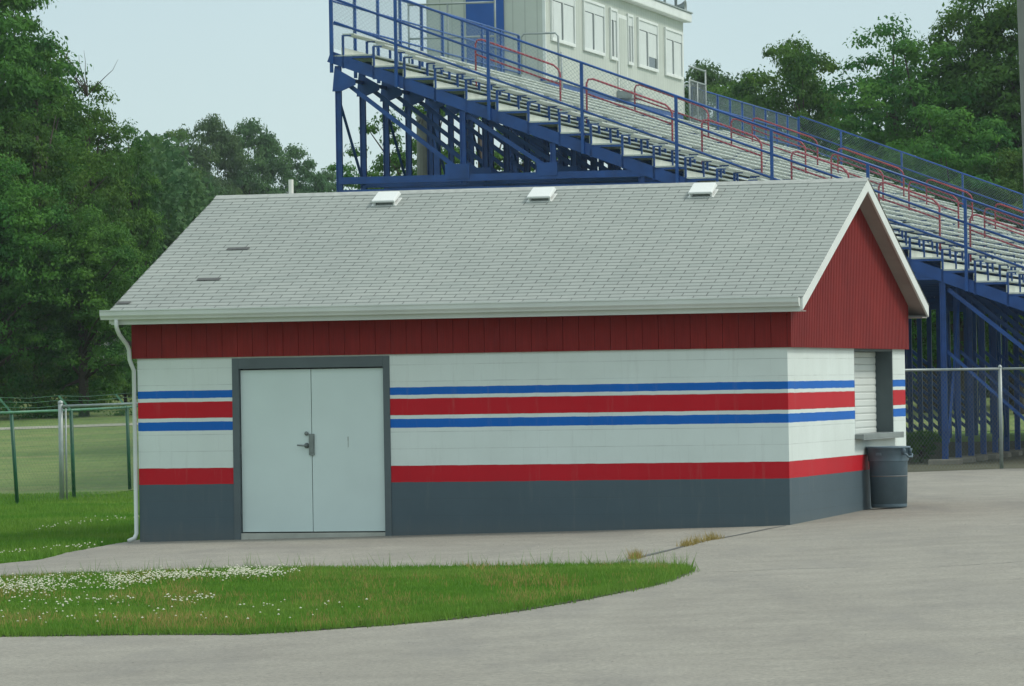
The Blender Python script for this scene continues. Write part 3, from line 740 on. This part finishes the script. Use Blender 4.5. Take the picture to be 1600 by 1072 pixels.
# end and back guard rails
def chainlink(mb, x0, x1, zlo, zhi, y, pitch, wr, shear=0.):
    """diamond wires in the plane y, between x0..x1; heights relative to zlo sheared by slope"""
    Hh = zhi-zlo; W_ = x1-x0; st = pitch
    for sg in (1, -1):
        c = -Hh
        while c < W_:
            a0 = max(0, c); a1 = min(W_, c+Hh)
            if a1 > a0+.01:
                z_a, z_b = a0-c, a1-c
                if sg < 0: z_a, z_b = Hh-z_a, Hh-z_b
                p = (x0+a0, y, zlo+z_a+shear*a0); q = (x0+a1, y+sg*wr*.5, zlo+z_b+shear*a1)
                mb.bar(p, q, wr, wr)
            c += st
def end_guard(r, sgn):
    for i in range(8):
        d = -.05 if i == 0 else 1.28+1.9*(i-1)
        zt = 8.86-SLP*(d-3.18) if i else 10.05
        zlow = zb(d)-.1
        mb = MB(); mb.box(d-.03, d+.03, r-.03, r+.03, zlow, zt); mb.build('guard_post', M['blue_rail'], gs)
    for off in (0, -.48, -.95):
        mb = MB(); z0 = 8.86-SLP*(0-3.18)+off
        mb.tube([(0,r,z0),(DE,r,8.86-SLP*(DE-3.18)+off)], .024, 8); mb.build('guard_rail', M['blue_rail'], gs, True)
    mb = MB(); chainlink(mb, 0, DE, 8.86+SLP*3.18-1.0, 8.86+SLP*3.18, r+.03*sgn, .085, .0034, -SLP); mb.build('guard_mesh', M['wire_blue'], gs)
end_guard(-.03, 1); end_guard(LEN+.03, -1)
for a, b in ((.0, 16.3), (37.0, LEN)):
    k = int(round((b-a)/1.9))
    for i in range(k+1):
        r = a+(b-a)*i/k; mb = MB(); mb.box(-.10,-.04,r-.03,r+.03,8.1,9.97); mb.build('guard_post', M['blue_rail'], gs)
    for z in (9.98, 9.55, 9.1):
        mb = MB(); mb.tube([(-.07,a,z),(-.07,b,z)], .022, 8); mb.build('guard_rail', M['blue_rail'], gs, True)
    mb = MB(); V0 = len(mb.v); chainlink(mb, a, b, 8.6, 9.97, 0, .10, .003)
    mb.v = [(-.075+p[1], p[0], p[2]) for p in mb.v]; mb.build('guard_mesh', M['wire_blue'], gs)
# red aisle hand rails
HR = [(2.2,5.1),(6.0,8.9),(9.9,11.9),(12.9,14.8),(15.8,17.8),(18.8,20.8),(21.6,23.4)]
for a, b in AISLES:
    rc = (a+b)/2-.3
    for k0, k1 in HR:
        d0 = k0*DP; d1 = k1*DP
        def zl(d, h): return Z0-SLP*(d-K0)+h-.12
        pts = [(d0,rc,zl(d0,0)),(d0,rc,zl(d0,1.18)),(d0+.04,rc,zl(d0,1.27)),(d0+.14,rc,zl(d0+.14,1.33)),(d1-.14,rc,zl(d1-.14,1.33)),(d1-.04,rc,zl(d1,1.29)),(d1,rc,zl(d1,1.20)),(d1,rc,zl(d1,-.02))]
        mb = MB(); mb.tube(pts, .022, 8); mb.tube([(d0,rc,zl(d0,.97)),(d1,rc,zl(d1,.97))], .02, 8)
        mb.build('handrail', M['red_rail'], gs, True)
# top walkway deck
mb = MB(); mb.box(-.03, K0+.04, 0, LEN, 8.42, 8.448); mb.build('top_walkway', M['alum'], gs)

# ------------------------------------------------------------------ press box
PA, PB_ = 18.2, 34.9; PF, PZ, PT = 0.0, 9.08, 11.62
pb = thing('press_box', 'long cream press box with a blue side door on top of the grandstand', 'press box', (-3.47+math.cos(GA)*.13, 93.8-math.sin(GA)*.13, 0), -GA)
mb = MB(); mb.box(-2.92, PF, PA, PB_, PZ, PT); mb.build('wall', M['panel'], pb)
mb = MB(); mb.box(-3.1, PF+.22, PA-.18, PB_+.2, PT+.002, PT+.24); soft(mb.build('roof', M['white_trim'], pb), .02)
mb = MB(); mb.box(-3.12, PF+.25, PA-.21, PB_+.23, PT+.242, PT+.275); mb.build('roof_edge', M['galv'], pb)
mb = MB()
for yy in (PA-.012, PB_-.06): mb.box(PF-.06, PF+.012, yy, yy+.072, PZ, PT-.002)
mb.build('corner_trim', M['white_trim'], pb)
mb = MB(); mb.box(-2.9, -.02, PA, PB_, PZ-.35, PZ-.004)
for r in np.arange(PA+.2, PB_, 2.7):
    mb.box(-2.85,-2.68,r-.08,r+.08,H(*GW(-2.8,r))-.2,PZ-.35)
mb.build('support', M['blue'], pb)
mb = MB(); mb.box(-1.93,-1.0,PA-.05,PA-.004,PZ+.02,PZ+2.12); d_ = soft(mb.build('door', M['box_blue'], pb), .01)
mb = MB(); mb.tube([(-1.08,PA-.055,PZ+1.0),(-1.08,PA-.1,PZ+1.0)], .025, 10); mb.tube([(-1.08,PA-.1,PZ+1.0),(-1.08,PA-.13,PZ+1.0)],.04,10); mb.build('handle', M['galv'], d_)
def pwin(a, b, z0, z1, style=0):
    mb = MB(); t_ = .07
    for x0, x1, zz0, zz1 in ((a,b,z1-t_,z1),(a,b,z0,z0+t_*1.2),(a,a+t_,z0+t_*1.2,z1-t_),(b-t_,b,z0+t_*1.2,z1-t_)): mb.box(PF+.002,PF+.06,x0,x1,zz0,zz1)
    f = soft(mb.build('window', M['white_trim'], pb), .006)
    zs = z1-.30
    mb = MB(); mb.box(PF+.004,PF+.035,a+t_,b-t_,zs,z1-t_-.001); mb.build('upper_panel', M['panel_sky_white'], f)
    m_ = (a+b)/2
    mb = MB(); mb.box(PF+.003,PF+.012,a+t_,b-t_,z0+t_*1.2,zs-.001); mb.build('pane', M['glass'], f)
    c1 = a+t_+(b-a)*.08; c2 = m_-.12
    mb = MB(); mb.box(PF+.014,PF+.02,c1,c2,z0+t_*1.2,zs-.02); mb.box(PF+.014,PF+.02,m_+.16,b-t_-.03,z0+t_*1.2+(.28 if style == 1 else 0),zs-.02)
    mb.build('panel_sky_white', M['panel_sky_white'], f)  # sliding panes reflecting the sky, put in as flat pale panels
    mb = MB(); mb.box(PF+.022,PF+.05,m_-.03,m_+.03,z0+t_*1.2,zs-.002); mb.build('mullion', M['white_trim'], f)
pwin(18.75, 21.3, 10.02, 11.32); pwin(22.3, 24.7, 10.02, 11.32); pwin(28.8, 31.3, 10.02, 11.32, 1); pwin(32.3, 34.6, 10.02, 11.32)
pwin(25.4, 26.2, 10.0, 11.32); pwin(27.5, 28.15, 10.0, 11.32)
mb = MB(); mb.box(PF+.002,PF+.045,26.32,27.38,PZ+.18,PZ+2.15); d_ = soft(mb.build('door', M['white_trim'], pb), .01)
mb = MB(); mb.box(PF+.047,PF+.055,26.42,27.28,PZ+.28,PZ+2.05); mb.build('door_panel', M['panel'], d_)
mb = MB(); mb.box(PF+.01,PF+.4,26.2,27.5,PZ-.02,PZ+.16); mb.build('step', M['galv'], pb)
# landing beside the box with grey pipe rails
mb = MB(); mb.box(-2.9,-.12,PA-2.0,PA-.06,PZ-.1,PZ-.02); mb.build('landing', M['galv'], pb)
def rails(pts, name='railing'):
    mb = MB()
    for p in pts: mb.tube(p, .025, 8)
    mb.build(name, M['galv'], pb, True)
rails([[(-2.85,PA-1.95,PZ),(-2.85,PA-1.95,PZ+1.75)],[(-1.9,PA-1.95,PZ),(-1.9,PA-1.95,PZ+1.7)],[(-.75,PA-1.95,PZ-.1),(-.75,PA-1.95,PZ+2.6)],[(-2.85,PA-1.95,PZ+1.70),(-.75,PA-1.95,PZ+1.70)],[(-2.85,PA-1.95,PZ+.9),(-.75,PA-1.95,PZ+.9)]])
rails([[(-.35,PA-1.0,PZ-.3),(-.35,PA-1.0,PZ+.92),(-.28,PA-1.0,PZ+1.0),(.48,PA-1.0,PZ+1.0),(.55,PA-1.0,PZ+.92),(.55,PA-1.0,PZ-.1),(.48,PA-1.0,PZ-.15),(-.3,PA-1.0,PZ-.15)],[(.62,PA-1.0,PZ-.9),(.62,PA-1.0,PZ+.55)]], 'gate_rail')
rails([[(.1,PB_+.3,PZ-.7),(.1,PB_+.3,PZ+1.0)],[(.1,PB_+.3,PZ+.98),(.1,PB_+2.6,PZ+.98)],[(.1,PB_+2.6,PZ-.7),(.1,PB_+2.6,PZ+1.4)],[(.1,PB_+.3,PZ+1.36),(.1,PB_+2.6,PZ+1.36)],[(.1,PB_+1.4,PZ-.7),(.1,PB_+1.4,PZ+.98)],[(-2.6,PB_+2.6,PZ+.98),(.1,PB_+2.6,PZ+.98)]])
mb = MB(); chainlink(mb, PB_+.3, PB_+2.6, PZ-.6, PZ+.95, 0, .075, .006); mb.v = [(.1+p[1], p[0], p[2]) for p in mb.v]; mb.build('rail_mesh', M['wire'], pb)
mb = MB(); mb.box(-2.9,.1,PB_+.25,PB_+2.7,PZ-.7,PZ-.6); mb.build('landing', M['galv'], pb)
# loudspeaker on the roof corner
x, y = GW(.02, PB_-.35)
sk = thing('roof_loudspeaker', 'grey horn loudspeaker mounted on the far roof corner of the press box', 'loudspeaker', (x, y, PT+.275), -GA)
mb = MB(); mb.tube([(0,0,0),(0,0,.42)], .04, 10); mb.tube([(-.25,-.3,0),(-.25,-.3,.42)], .035, 10); mb.build('mount', M['galv'], sk)
mb = MB(); mb.box(-.4,.22,-.42,.12,.42,.60); soft(mb.build('speaker_box', M['grey'], sk), .02)
mb = MB(); mb.lathe([(.05,0),(.07,.1),(.17,.22),(.18,.23),(.15,.225),(.05,.05)], n=20); mb.v = [(.05+p[2], p[0]-.05, .13+p[1]) for p in mb.v]; mb.build('horn', M['galv'], sk, True)

# ------------------------------------------------------------------ poles
mb = MB(); mb.tube([(0,0,-.3),(0,0,9),(0,0,22)], .19, 20)
mb.tube([(0,0,-.3),(0,0,.12)], .24, 20)
p = mb.build('light_pole', M['pole'], smooth=False); p.location = (9.56,84.2,.09); p.rotation_euler = (0,-.020,0); tag(p, 'tall plain grey light pole at the right edge of the picture', 'pole')
x, y = (668-800)/7300*104, 104.
mb = MB(); mb.tube([(0,0,-.3),(0,0,7.8)], .20, 14, r1=.17); mb.tube([(-.15,-.1,7.6),(-.05,-.2,7.7),(-.1,-.22,7.45)], .02, 6); p = mb.build('utility_pole', M['wood_pole']); p.location = (x, y, H(x,y)); tag(p, 'weathered grey wooden pole standing behind the grandstand frames', 'pole')

# ------------------------------------------------------------------ fences
# right chain-link fence
rf = thing('chain_link_fence', 'grey chain link fence in front of the grandstand, right of the building', 'fence', (8.9,85.3,.09), 0)
FH = 1.83
def fence_panel(parent, a, b, za, zb_, h, pm, wm, rail_m, pitch=.08, wr=.004):
    a = Vector(a); b = Vector(b); L_ = (b-a).length; ang = math.atan2(b.y-a.y, b.x-a.x); c, s_ = math.cos(ang), math.sin(ang); sh = (zb_-za)/L_
    def T(p): return (a.x + c*p[0]-s_*p[1], a.y + s_*p[0]+c*p[1], p[2])
    mb = MB(); chainlink(mb, 0, L_, za+.03, za+h-.02, 0, pitch, wr, sh); mb.v = [T(p) for p in mb.v]; mb.build('chain_link_mesh', wm, parent)
    mb = MB(); mb.tube([T((0,.0,za+h)), T((L_,.0,zb_+h))], .024, 10); mb.build('top_rail', rail_m, parent, True)
for a, b in (((-6.1,-3.6),(-2.9,-2.4)),((-2.9,-2.4),(0,0)),((0,0),(3,-.05)),((3,-.05),(6,-.1))):
    fence_panel(rf, a, b, 0, 0, FH, M['galv'], M['wire'], M['galv'], .09, .0026)
for x, y in ((-6.1,-3.6),(-2.9,-2.4),(0,0),(3,-.05),(6,-.1)):
    mb = MB(); mb.tube([(x,y,-.2),(x,y,FH+.03)], .036, 12); mb.lathe([(.04,FH+.03),(.03,FH+.06),(0,FH+.08)], (x,y,0), 12); mb.build('post', M['galv'], rf, True)
# left green fence with barbed wire arms
lf = thing('green_fence', 'green chain link fence with slanted barbed wire arms on the lawn left of the building', 'fence', (0,0,0), 0)
GP = [(-12.0,81.2),(-10.3,82.3),(-8.92,83.9),(-8.11,86.1),(-7.69,93.5),(-6.6,100.0),(-5.4,106.0)]
GHh = 1.66
for i, (x, y) in enumerate(GP):
    z = H(x, y)-.02; lean = -.09 if i < 3 else -.035
    mb = MB(); mb.tube([(x,y,z-.1),(x+lean,y,z+GHh)], .035, 10); pst = mb.build('post', M['green_post'], lf, True)
    mb = MB(); mb.bar((x+lean,y,z+GHh),(x+lean-.22,y-.02,z+GHh+.27),.02,.035); mb.build('barb_arm', M['green_rail'], pst)
for i in range(len(GP)-1):
    (x0,y0),(x1,y1) = GP[i],GP[i+1]; z0, z1 = H(x0,y0)-.02, H(x1,y1)-.02
    fence_panel(lf, (x0-.06,y0), (x1-.05,y1), z0, z1, GHh, M['green_post'], M['green_wire'], M['green_rail'], .13, .0013)
    for t_ in (.35,.7,1.0):
        mb = MB(); mb.tube([(x0-.07-.22*t_,y0,z0+GHh+.27*t_),((x0+x1)/2-.07-.22*t_,(y0+y1)/2,(z0+z1)/2+GHh+.27*t_-.03),(x1-.05-.22*t_,y1,z1+GHh+.27*t_)], .004, 4); mb.build('barbed_wire', M['green_wire'], lf)
gf = thing('grey_fence', 'grey galvanized fence panel meeting the green fence beside the building', 'fence', (0,0,0), 0)
A_ = (-8.21,84.8); B_ = (-5.0,83.0); z0, z1 = H(*A_)-.02, H(*B_)-.02
mb = MB(); mb.tube([(A_[0],A_[1],z0-.1),(A_[0],A_[1],z0+1.80)], .045, 14); mb.lathe([(.052,0),(.045,.03),(0,.055)], (A_[0],A_[1],z0+1.80), 14); mb.build('post', M['galv'], gf, True)
mb = MB(); mb.tube([(A_[0]+.09,A_[1],z0-.05),(A_[0]+.09,A_[1],z0+1.7)], .018, 8); mb.build('tension_bar', M['galv'], gf, True)
mb = MB(); mb.tube([(B_[0],B_[1],z1-.1),(B_[0],B_[1],z1+1.80)], .045, 14); mb.build('post', M['galv'], gf, True)
fence_panel(gf, A_, B_, z0, z1, 1.74, M['galv'], M['wire'], M['galv'], .13, .0012)

# ------------------------------------------------------------------ trees
def crown_verts(seed, rx, ry, rz, cz, nc, nl, leaf_s, cr=(.9,1.7), hollow=.55, lob=6):
    g = np.random.default_rng(seed)
    # big lobes on the envelope, then clumps around them
    L_ = []
    for i in range(lob):
        a = 2*PI*(i+g.uniform(-.3,.3))/lob*1.618*2; e = g.uniform(-.75,1.0); c_ = math.sqrt(max(0,1-e*e*.9))
        L_.append((math.cos(a)*c_*rx*.5, math.sin(a)*c_*ry*.5, cz+e*rz*.52, g.uniform(.42,.62)))
    L_.append((0,0,cz+rz*.35,.6)); L_.append((0,0,cz-rz*.3,.6))
    C_ = []
    while len(C_) < nc:
        l = L_[g.integers(len(L_))]; v = g.normal(size=3); v /= np.linalg.norm(v); t = g.uniform(hollow,1.0)**.6
        p = np.array([l[0]+v[0]*rx*l[3]*t, l[1]+v[1]*ry*l[3]*t, l[2]+v[2]*rz*l[3]*t]); C_.append(p)
    C_ = np.array(C_)
    r_ = g.uniform(cr[0], cr[1], nc)*.62
    idx = g.integers(nc, size=nl); v = g.normal(size=(nl,3)); v /= np.linalg.norm(v, axis=1)[:,None]
    v[:,2] = np.abs(v[:,2])*.85 - .25*(g.uniform(size=nl) < .35)
    rad = r_[idx]*g.uniform(.35,1.12,nl)
    P = C_[idx] + v*rad[:,None]*np.array([1.1,1.1,.88])
    nrm = v + g.normal(0,.42,(nl,3)) + np.array([0,0,.35]); nrm /= np.linalg.norm(nrm, axis=1)[:,None]
    t1 = np.cross(nrm, g.normal(size=(nl,3))); t1 /= np.linalg.norm(t1, axis=1)[:,None]; t2 = np.cross(nrm, t1)
    s = leaf_s*g.uniform(.5,1.25,nl); a = t1*s[:,None]; b = t2*(s*g.uniform(.45,.75,nl))[:,None]
    V = np.stack([P-a, P-b*.9+a*.1, P+a, P+b*.9+a*.15], 1)
    return V, C_
def trunk_mb(H_, C_, seed, r0, cz):
    r = random.Random(seed); mb = MB()
    lean = (r.uniform(-.3,.3), r.uniform(-.3,.3))
    pts = [(0,0,-.4),(lean[0]*.2,lean[1]*.2,H_*.2),(lean[0]*.6,lean[1]*.6,H_*.45),(lean[0],lean[1],H_*.82)]
    mb.tube(pts, r0, 10, r1=r0*.3)
    for c in C_[::max(1,len(C_)//26)]:
        zs = min(H_*.72, max(H_*.16, c[2]*.62)); t = zs/(H_*.82); s = Vector((lean[0]*t, lean[1]*t, zs)); e = Vector(c)
        m_ = (s+e)/2+Vector((0,0,.4)); mb.tube([s, m_, e], r0*.30, 6, r1=r0*.06)
    return mb
VAR = {}
def variant(key, H_, rx, rz, cz, nc, nl, ls, m, seed, **kw):
    V, C_ = crown_verts(seed, rx, rx, rz, cz, nc, nl, ls, **kw)
    H_real = float(np.percentile(V[:,:,2], 99.8))
    o = npmesh('crown', V, m); t = trunk_mb(H_, C_, seed, .22+.012*H_, cz).build('trunk', M['bark'], smooth=True)
    VAR[key] = (o.data, t.data, H_real); bpy.data.objects.remove(o); bpy.data.objects.remove(t)
variant('tall',   18, 5.4, 8.6, 9.6, 300, 62000, .115, M['leaf'], 11, lob=10)
variant('broad',  14, 5.6, 6.2, 7.8, 240, 50000, .115, M['leaf'], 12, lob=9)
variant('loose',  14, 5.0, 6.0, 8.2, 110, 24000, .115, M['leaf'], 13, cr=(.8,1.4), lob=7)
variant('narrow', 16, 3.2, 7.4, 8.6, 150, 32000, .11, M['leaf'], 14, lob=7)
variant('far',    14, 5.4, 6.0, 8.0, 170, 34000, .13, M['leaf_hazed'], 15, lob=8)
variant('skirt',  13, 5.4, 7.2, 5.0, 300, 62000, .105, M['leaf'], 18, lob=12)
variant('low',     5, 3.4, 2.9, 2.6, 120, 24000, .09, M['leaf'], 16, lob=6)
TI = [0]
def tree(key, px, topy, Y, label, cat='tree', wide=1.0, name='broadleaf_tree', group=None, rot=None):
    cm, tm, H_ = VAR[key]
    x = (px-800)/7300*Y; hor = 603.8-(px-800)*.01567; zt = 1.74+(hor-topy)*Y/7300; zg = H(x, Y)-.02
    s = (zt-zg)/(H_*1.0)
    TI[0] += 1; r = random.Random(TI[0])
    t = thing(name, label, cat, (x, Y, zg), r.uniform(0, 6.28) if rot is None else rot, group)
    t.scale = (s*wide, s*wide, s)
    for nm, me in (('crown', cm), ('trunk', tm)):
        o = bpy.data.objects.new(nm, me); COL.objects.link(o); o.parent = t
    return t
G1 = 'trees of the left wood'; G2 = 'trees behind the grandstand'
tree('tall', -75, -120, 150, 'tallest dark green tree at the far left edge, its top out of the picture', wide=.82, group=G1)
tree('narrow', 8, -25, 158, 'tall leafy tree in the top left corner with sprays hanging over the sky', wide=.75, group=G1)
tree('narrow', 66, 78, 156, 'dark tree stepping down to the right of the tallest left tree', wide=.8, group=G1)
tree('narrow', 146, 132, 160, 'dark green tree topped by a bare twiggy branch', wide=.72, group=G1)
tree('narrow', 205, 198, 164, 'smaller tree at the right shoulder of the left wood, with sky at its crown', wide=.62, group=G1)
tree('skirt', 60, 175, 149, 'bright green rounded tree low in the left wood near the field', wide=.72, group=G1)
tree('skirt', -20, 240, 144, 'mid green bushy tree at the left edge above the fence', wide=.8, group=G1)
tree('skirt', 130, 320, 144, 'rounded green tree standing just above the left end of the roof', wide=.85, group=G1)
tree('broad', 215, 300, 176, 'dark tree peeking over the left slope of the roof', wide=.9, group=G1)
tree('loose', 268, 206, 330, 'hazy tree with a split crown beyond the left roof end', wide=.62, group=G1)
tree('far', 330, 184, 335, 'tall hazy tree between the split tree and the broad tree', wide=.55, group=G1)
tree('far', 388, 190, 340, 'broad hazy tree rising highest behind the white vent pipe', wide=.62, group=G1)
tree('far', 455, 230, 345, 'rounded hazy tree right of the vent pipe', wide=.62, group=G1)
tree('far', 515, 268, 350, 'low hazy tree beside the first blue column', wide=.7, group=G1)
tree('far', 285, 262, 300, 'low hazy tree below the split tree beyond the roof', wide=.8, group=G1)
tree('loose', 600, 255, 190, 'small tree seen between the first blue columns', wide=.9, group=G2)
tree('loose', 665, 165, 186, 'thin leafy tree seen through the blue frames beside the wooden pole', wide=.75, group=G2)
tree('loose', 760, 160, 190, 'open tree seen through the blue frames under the press box', wide=.9, group=G2)
tree('low', 10, 560, 153, 'round bright shrub at the field edge, far left', 'shrub', name='shrub', wide=1.1)
tree('low', 75, 555, 154, 'leafy shrub at the field edge between the first two green posts', 'shrub', name='shrub', wide=1.2)
tree('low', 140, 560, 153.5, 'dark shrub at the field edge behind the second green post', 'shrub', name='shrub', wide=1.1)
tree('low', 195, 575, 155, 'low shrub at the field edge beside the downspout', 'shrub', name='shrub', wide=1.0)
tree('far', 1118, 103, 205, 'small hazy tree just right of the press box', wide=.7, group=G2)
tree('broad', 1168, 128, 196, 'low tree above the back guard rail of the grandstand', wide=.8, group=G2)
tree('broad', 1225, 92, 188, 'middle tree behind the grandstand with a stepped crown', wide=.85, group=G2)
tree('broad', 1264, 64, 186, 'rounded tree with sky gaps left of the notch in the tree line', wide=.6, group=G2)
tree('narrow', 1394, 40, 180, 'narrow tree with two upright spires right of the sky notch', wide=.8, group=G2)
tree('broad', 1455, 72, 176, 'dense mid green tree behind the middle of the grandstand', wide=.95, group=G2)
tree('tall', 1585, -30, 176, 'big dense tree left of the grey light pole, reaching the picture top', wide=.78, group=G2)
tree('tall', 1680, -40, 174, 'large tree behind the grey light pole at the right edge', wide=.9, group=G2)
tree('broad', 1500, 170, 168, 'rounded lower tree in front of the big right tree', wide=.9, group=G2)
tree('broad', 1440, 240, 170, 'low tree directly behind the far guard rail', wide=.85, group=G2)
tree('broad', 1590, 230, 166, 'yellow green tree low behind the grandstand at the right edge', wide=.8, group=G2)
tree('low', 1436, 672, 93.0, 'dark bushy shrub behind the chain link fence beside the building', 'shrub', name='shrub', wide=1.0)
# dense wood behind all of them, reads as one mass
def wood():
    g = np.random.default_rng(77); parts = []
    def band(x0, x1, y0, y1, z0f, n, hmax):
        X = g.uniform(x0, x1, n); Y = g.uniform(y0, y1, n)
        hm = hmax(X, Y); Z = g.uniform(0, 1, n)**.8*hm
        zg = np.array([H(a, b) for a, b in zip(X, Y)])
        P = np.stack([X, Y, Z+zg], 1)
        nrm = g.normal(size=(n,3)); nrm[:,1] -= .8; nrm[:,2] += .6; nrm /= np.linalg.norm(nrm,axis=1)[:,None]
        t1 = np.cross(nrm, g.normal(size=(n,3))); t1 /= np.linalg.norm(t1,axis=1)[:,None]; t2 = np.cross(nrm,t1)
        s = g.uniform(.08,.19,n); a = t1*s[:,None]; b = t2*(s*.6)[:,None]
        parts.append(np.stack([P-a,P-b,P+a,P+b],1))
    band(-30, -9, 172, 190, 0, 150000, lambda X, Y: np.clip(12.5-(X+22)*.55, 5, 12.5)+1.2*np.sin(X*1.3)+.8*np.sin(X*3.1+Y))
    band(-9, 4, 200, 215, 0, 70000, lambda X, Y: 4.6+.8*np.sin(X*1.7)+.5*np.sin(X*3.7))
    band(4, 30, 190, 205, 0, 170000, lambda X, Y: 6.0+np.clip((X-10)*.35, 0, 4)+1.0*np.sin(X*1.2)+.6*np.sin(X*3.3))
    return np.concatenate(parts)
tag(npmesh('distant_wood', wood(), M['leaf_hazed']), 'dark green mass of woodland closing the view behind the trees', None, kind='stuff')
# bare twigs above the dark tree
tw = MB(); r8 = random.Random(8)
for i in range(9):
    a = Vector((0,0,0)); p = [a]; d_ = Vector((r8.uniform(-.8,.6), 0, 1)).normalized()
    for k in range(4):
        d_ = (d_+Vector((r8.uniform(-.4,.4),r8.uniform(-.3,.3),r8.uniform(-.1,.2)))).normalized(); p.append(p[-1]+d_*r8.uniform(.3,.55))
    tw.tube(p, .022, 5, r1=.004)
o = tw.build('dead_branch', M['bark']); o.location = ((142-800)/7300*156, 156, 1.74+(614-150)*156/7300); tag(o, 'bare dead branch sticking out above the dark left tree', 'branch')
# pale shed glimpsed through the trees
x, Y = (186-800)/7300*168, 168.
sh = thing('shed', 'small pale shed glimpsed between the trees beside the downspout', 'shed', (x, Y, H(x,Y)), .1)
mb = MB(); mb.box(-1.3,1.3,0,2.6,-.2,2.3); mb.build('wall', M['shed'], sh)
mb = MB(); mb.prism([(-1.5,2.3),(1.5,2.3),(0,3.2)], (0,-.2,0), (1,0,0), (0,0,1), (0,1,0), 3.0); mb.build('roof', M['shed_roof'], sh)
mb = MB(); mb.box(-.4,.4,-.03,-.002,0,1.9); mb.build('door', M['grey'], sh)


# ------------------------------------------------------------------ air
mb = MB(); mb.box(-130, 130, -8, 430, -2.5, 46)
hm = bpy.data.materials.new('haze_air'); hm.use_nodes = True; t = hm.node_tree; t.nodes.clear()
out = t.nodes.new('ShaderNodeOutputMaterial'); pv = t.nodes.new('ShaderNodeVolumePrincipled')
pv.inputs['Color'].default_value = (.85,.93,1,1); pv.inputs['Density'].default_value = .00016; pv.inputs['Anisotropy'].default_value = .2
t.links.new(pv.outputs[0], out.inputs['Volume'])
tag(mb.build('haze', hm), 'thin summer haze in the air', None, kind='stuff')
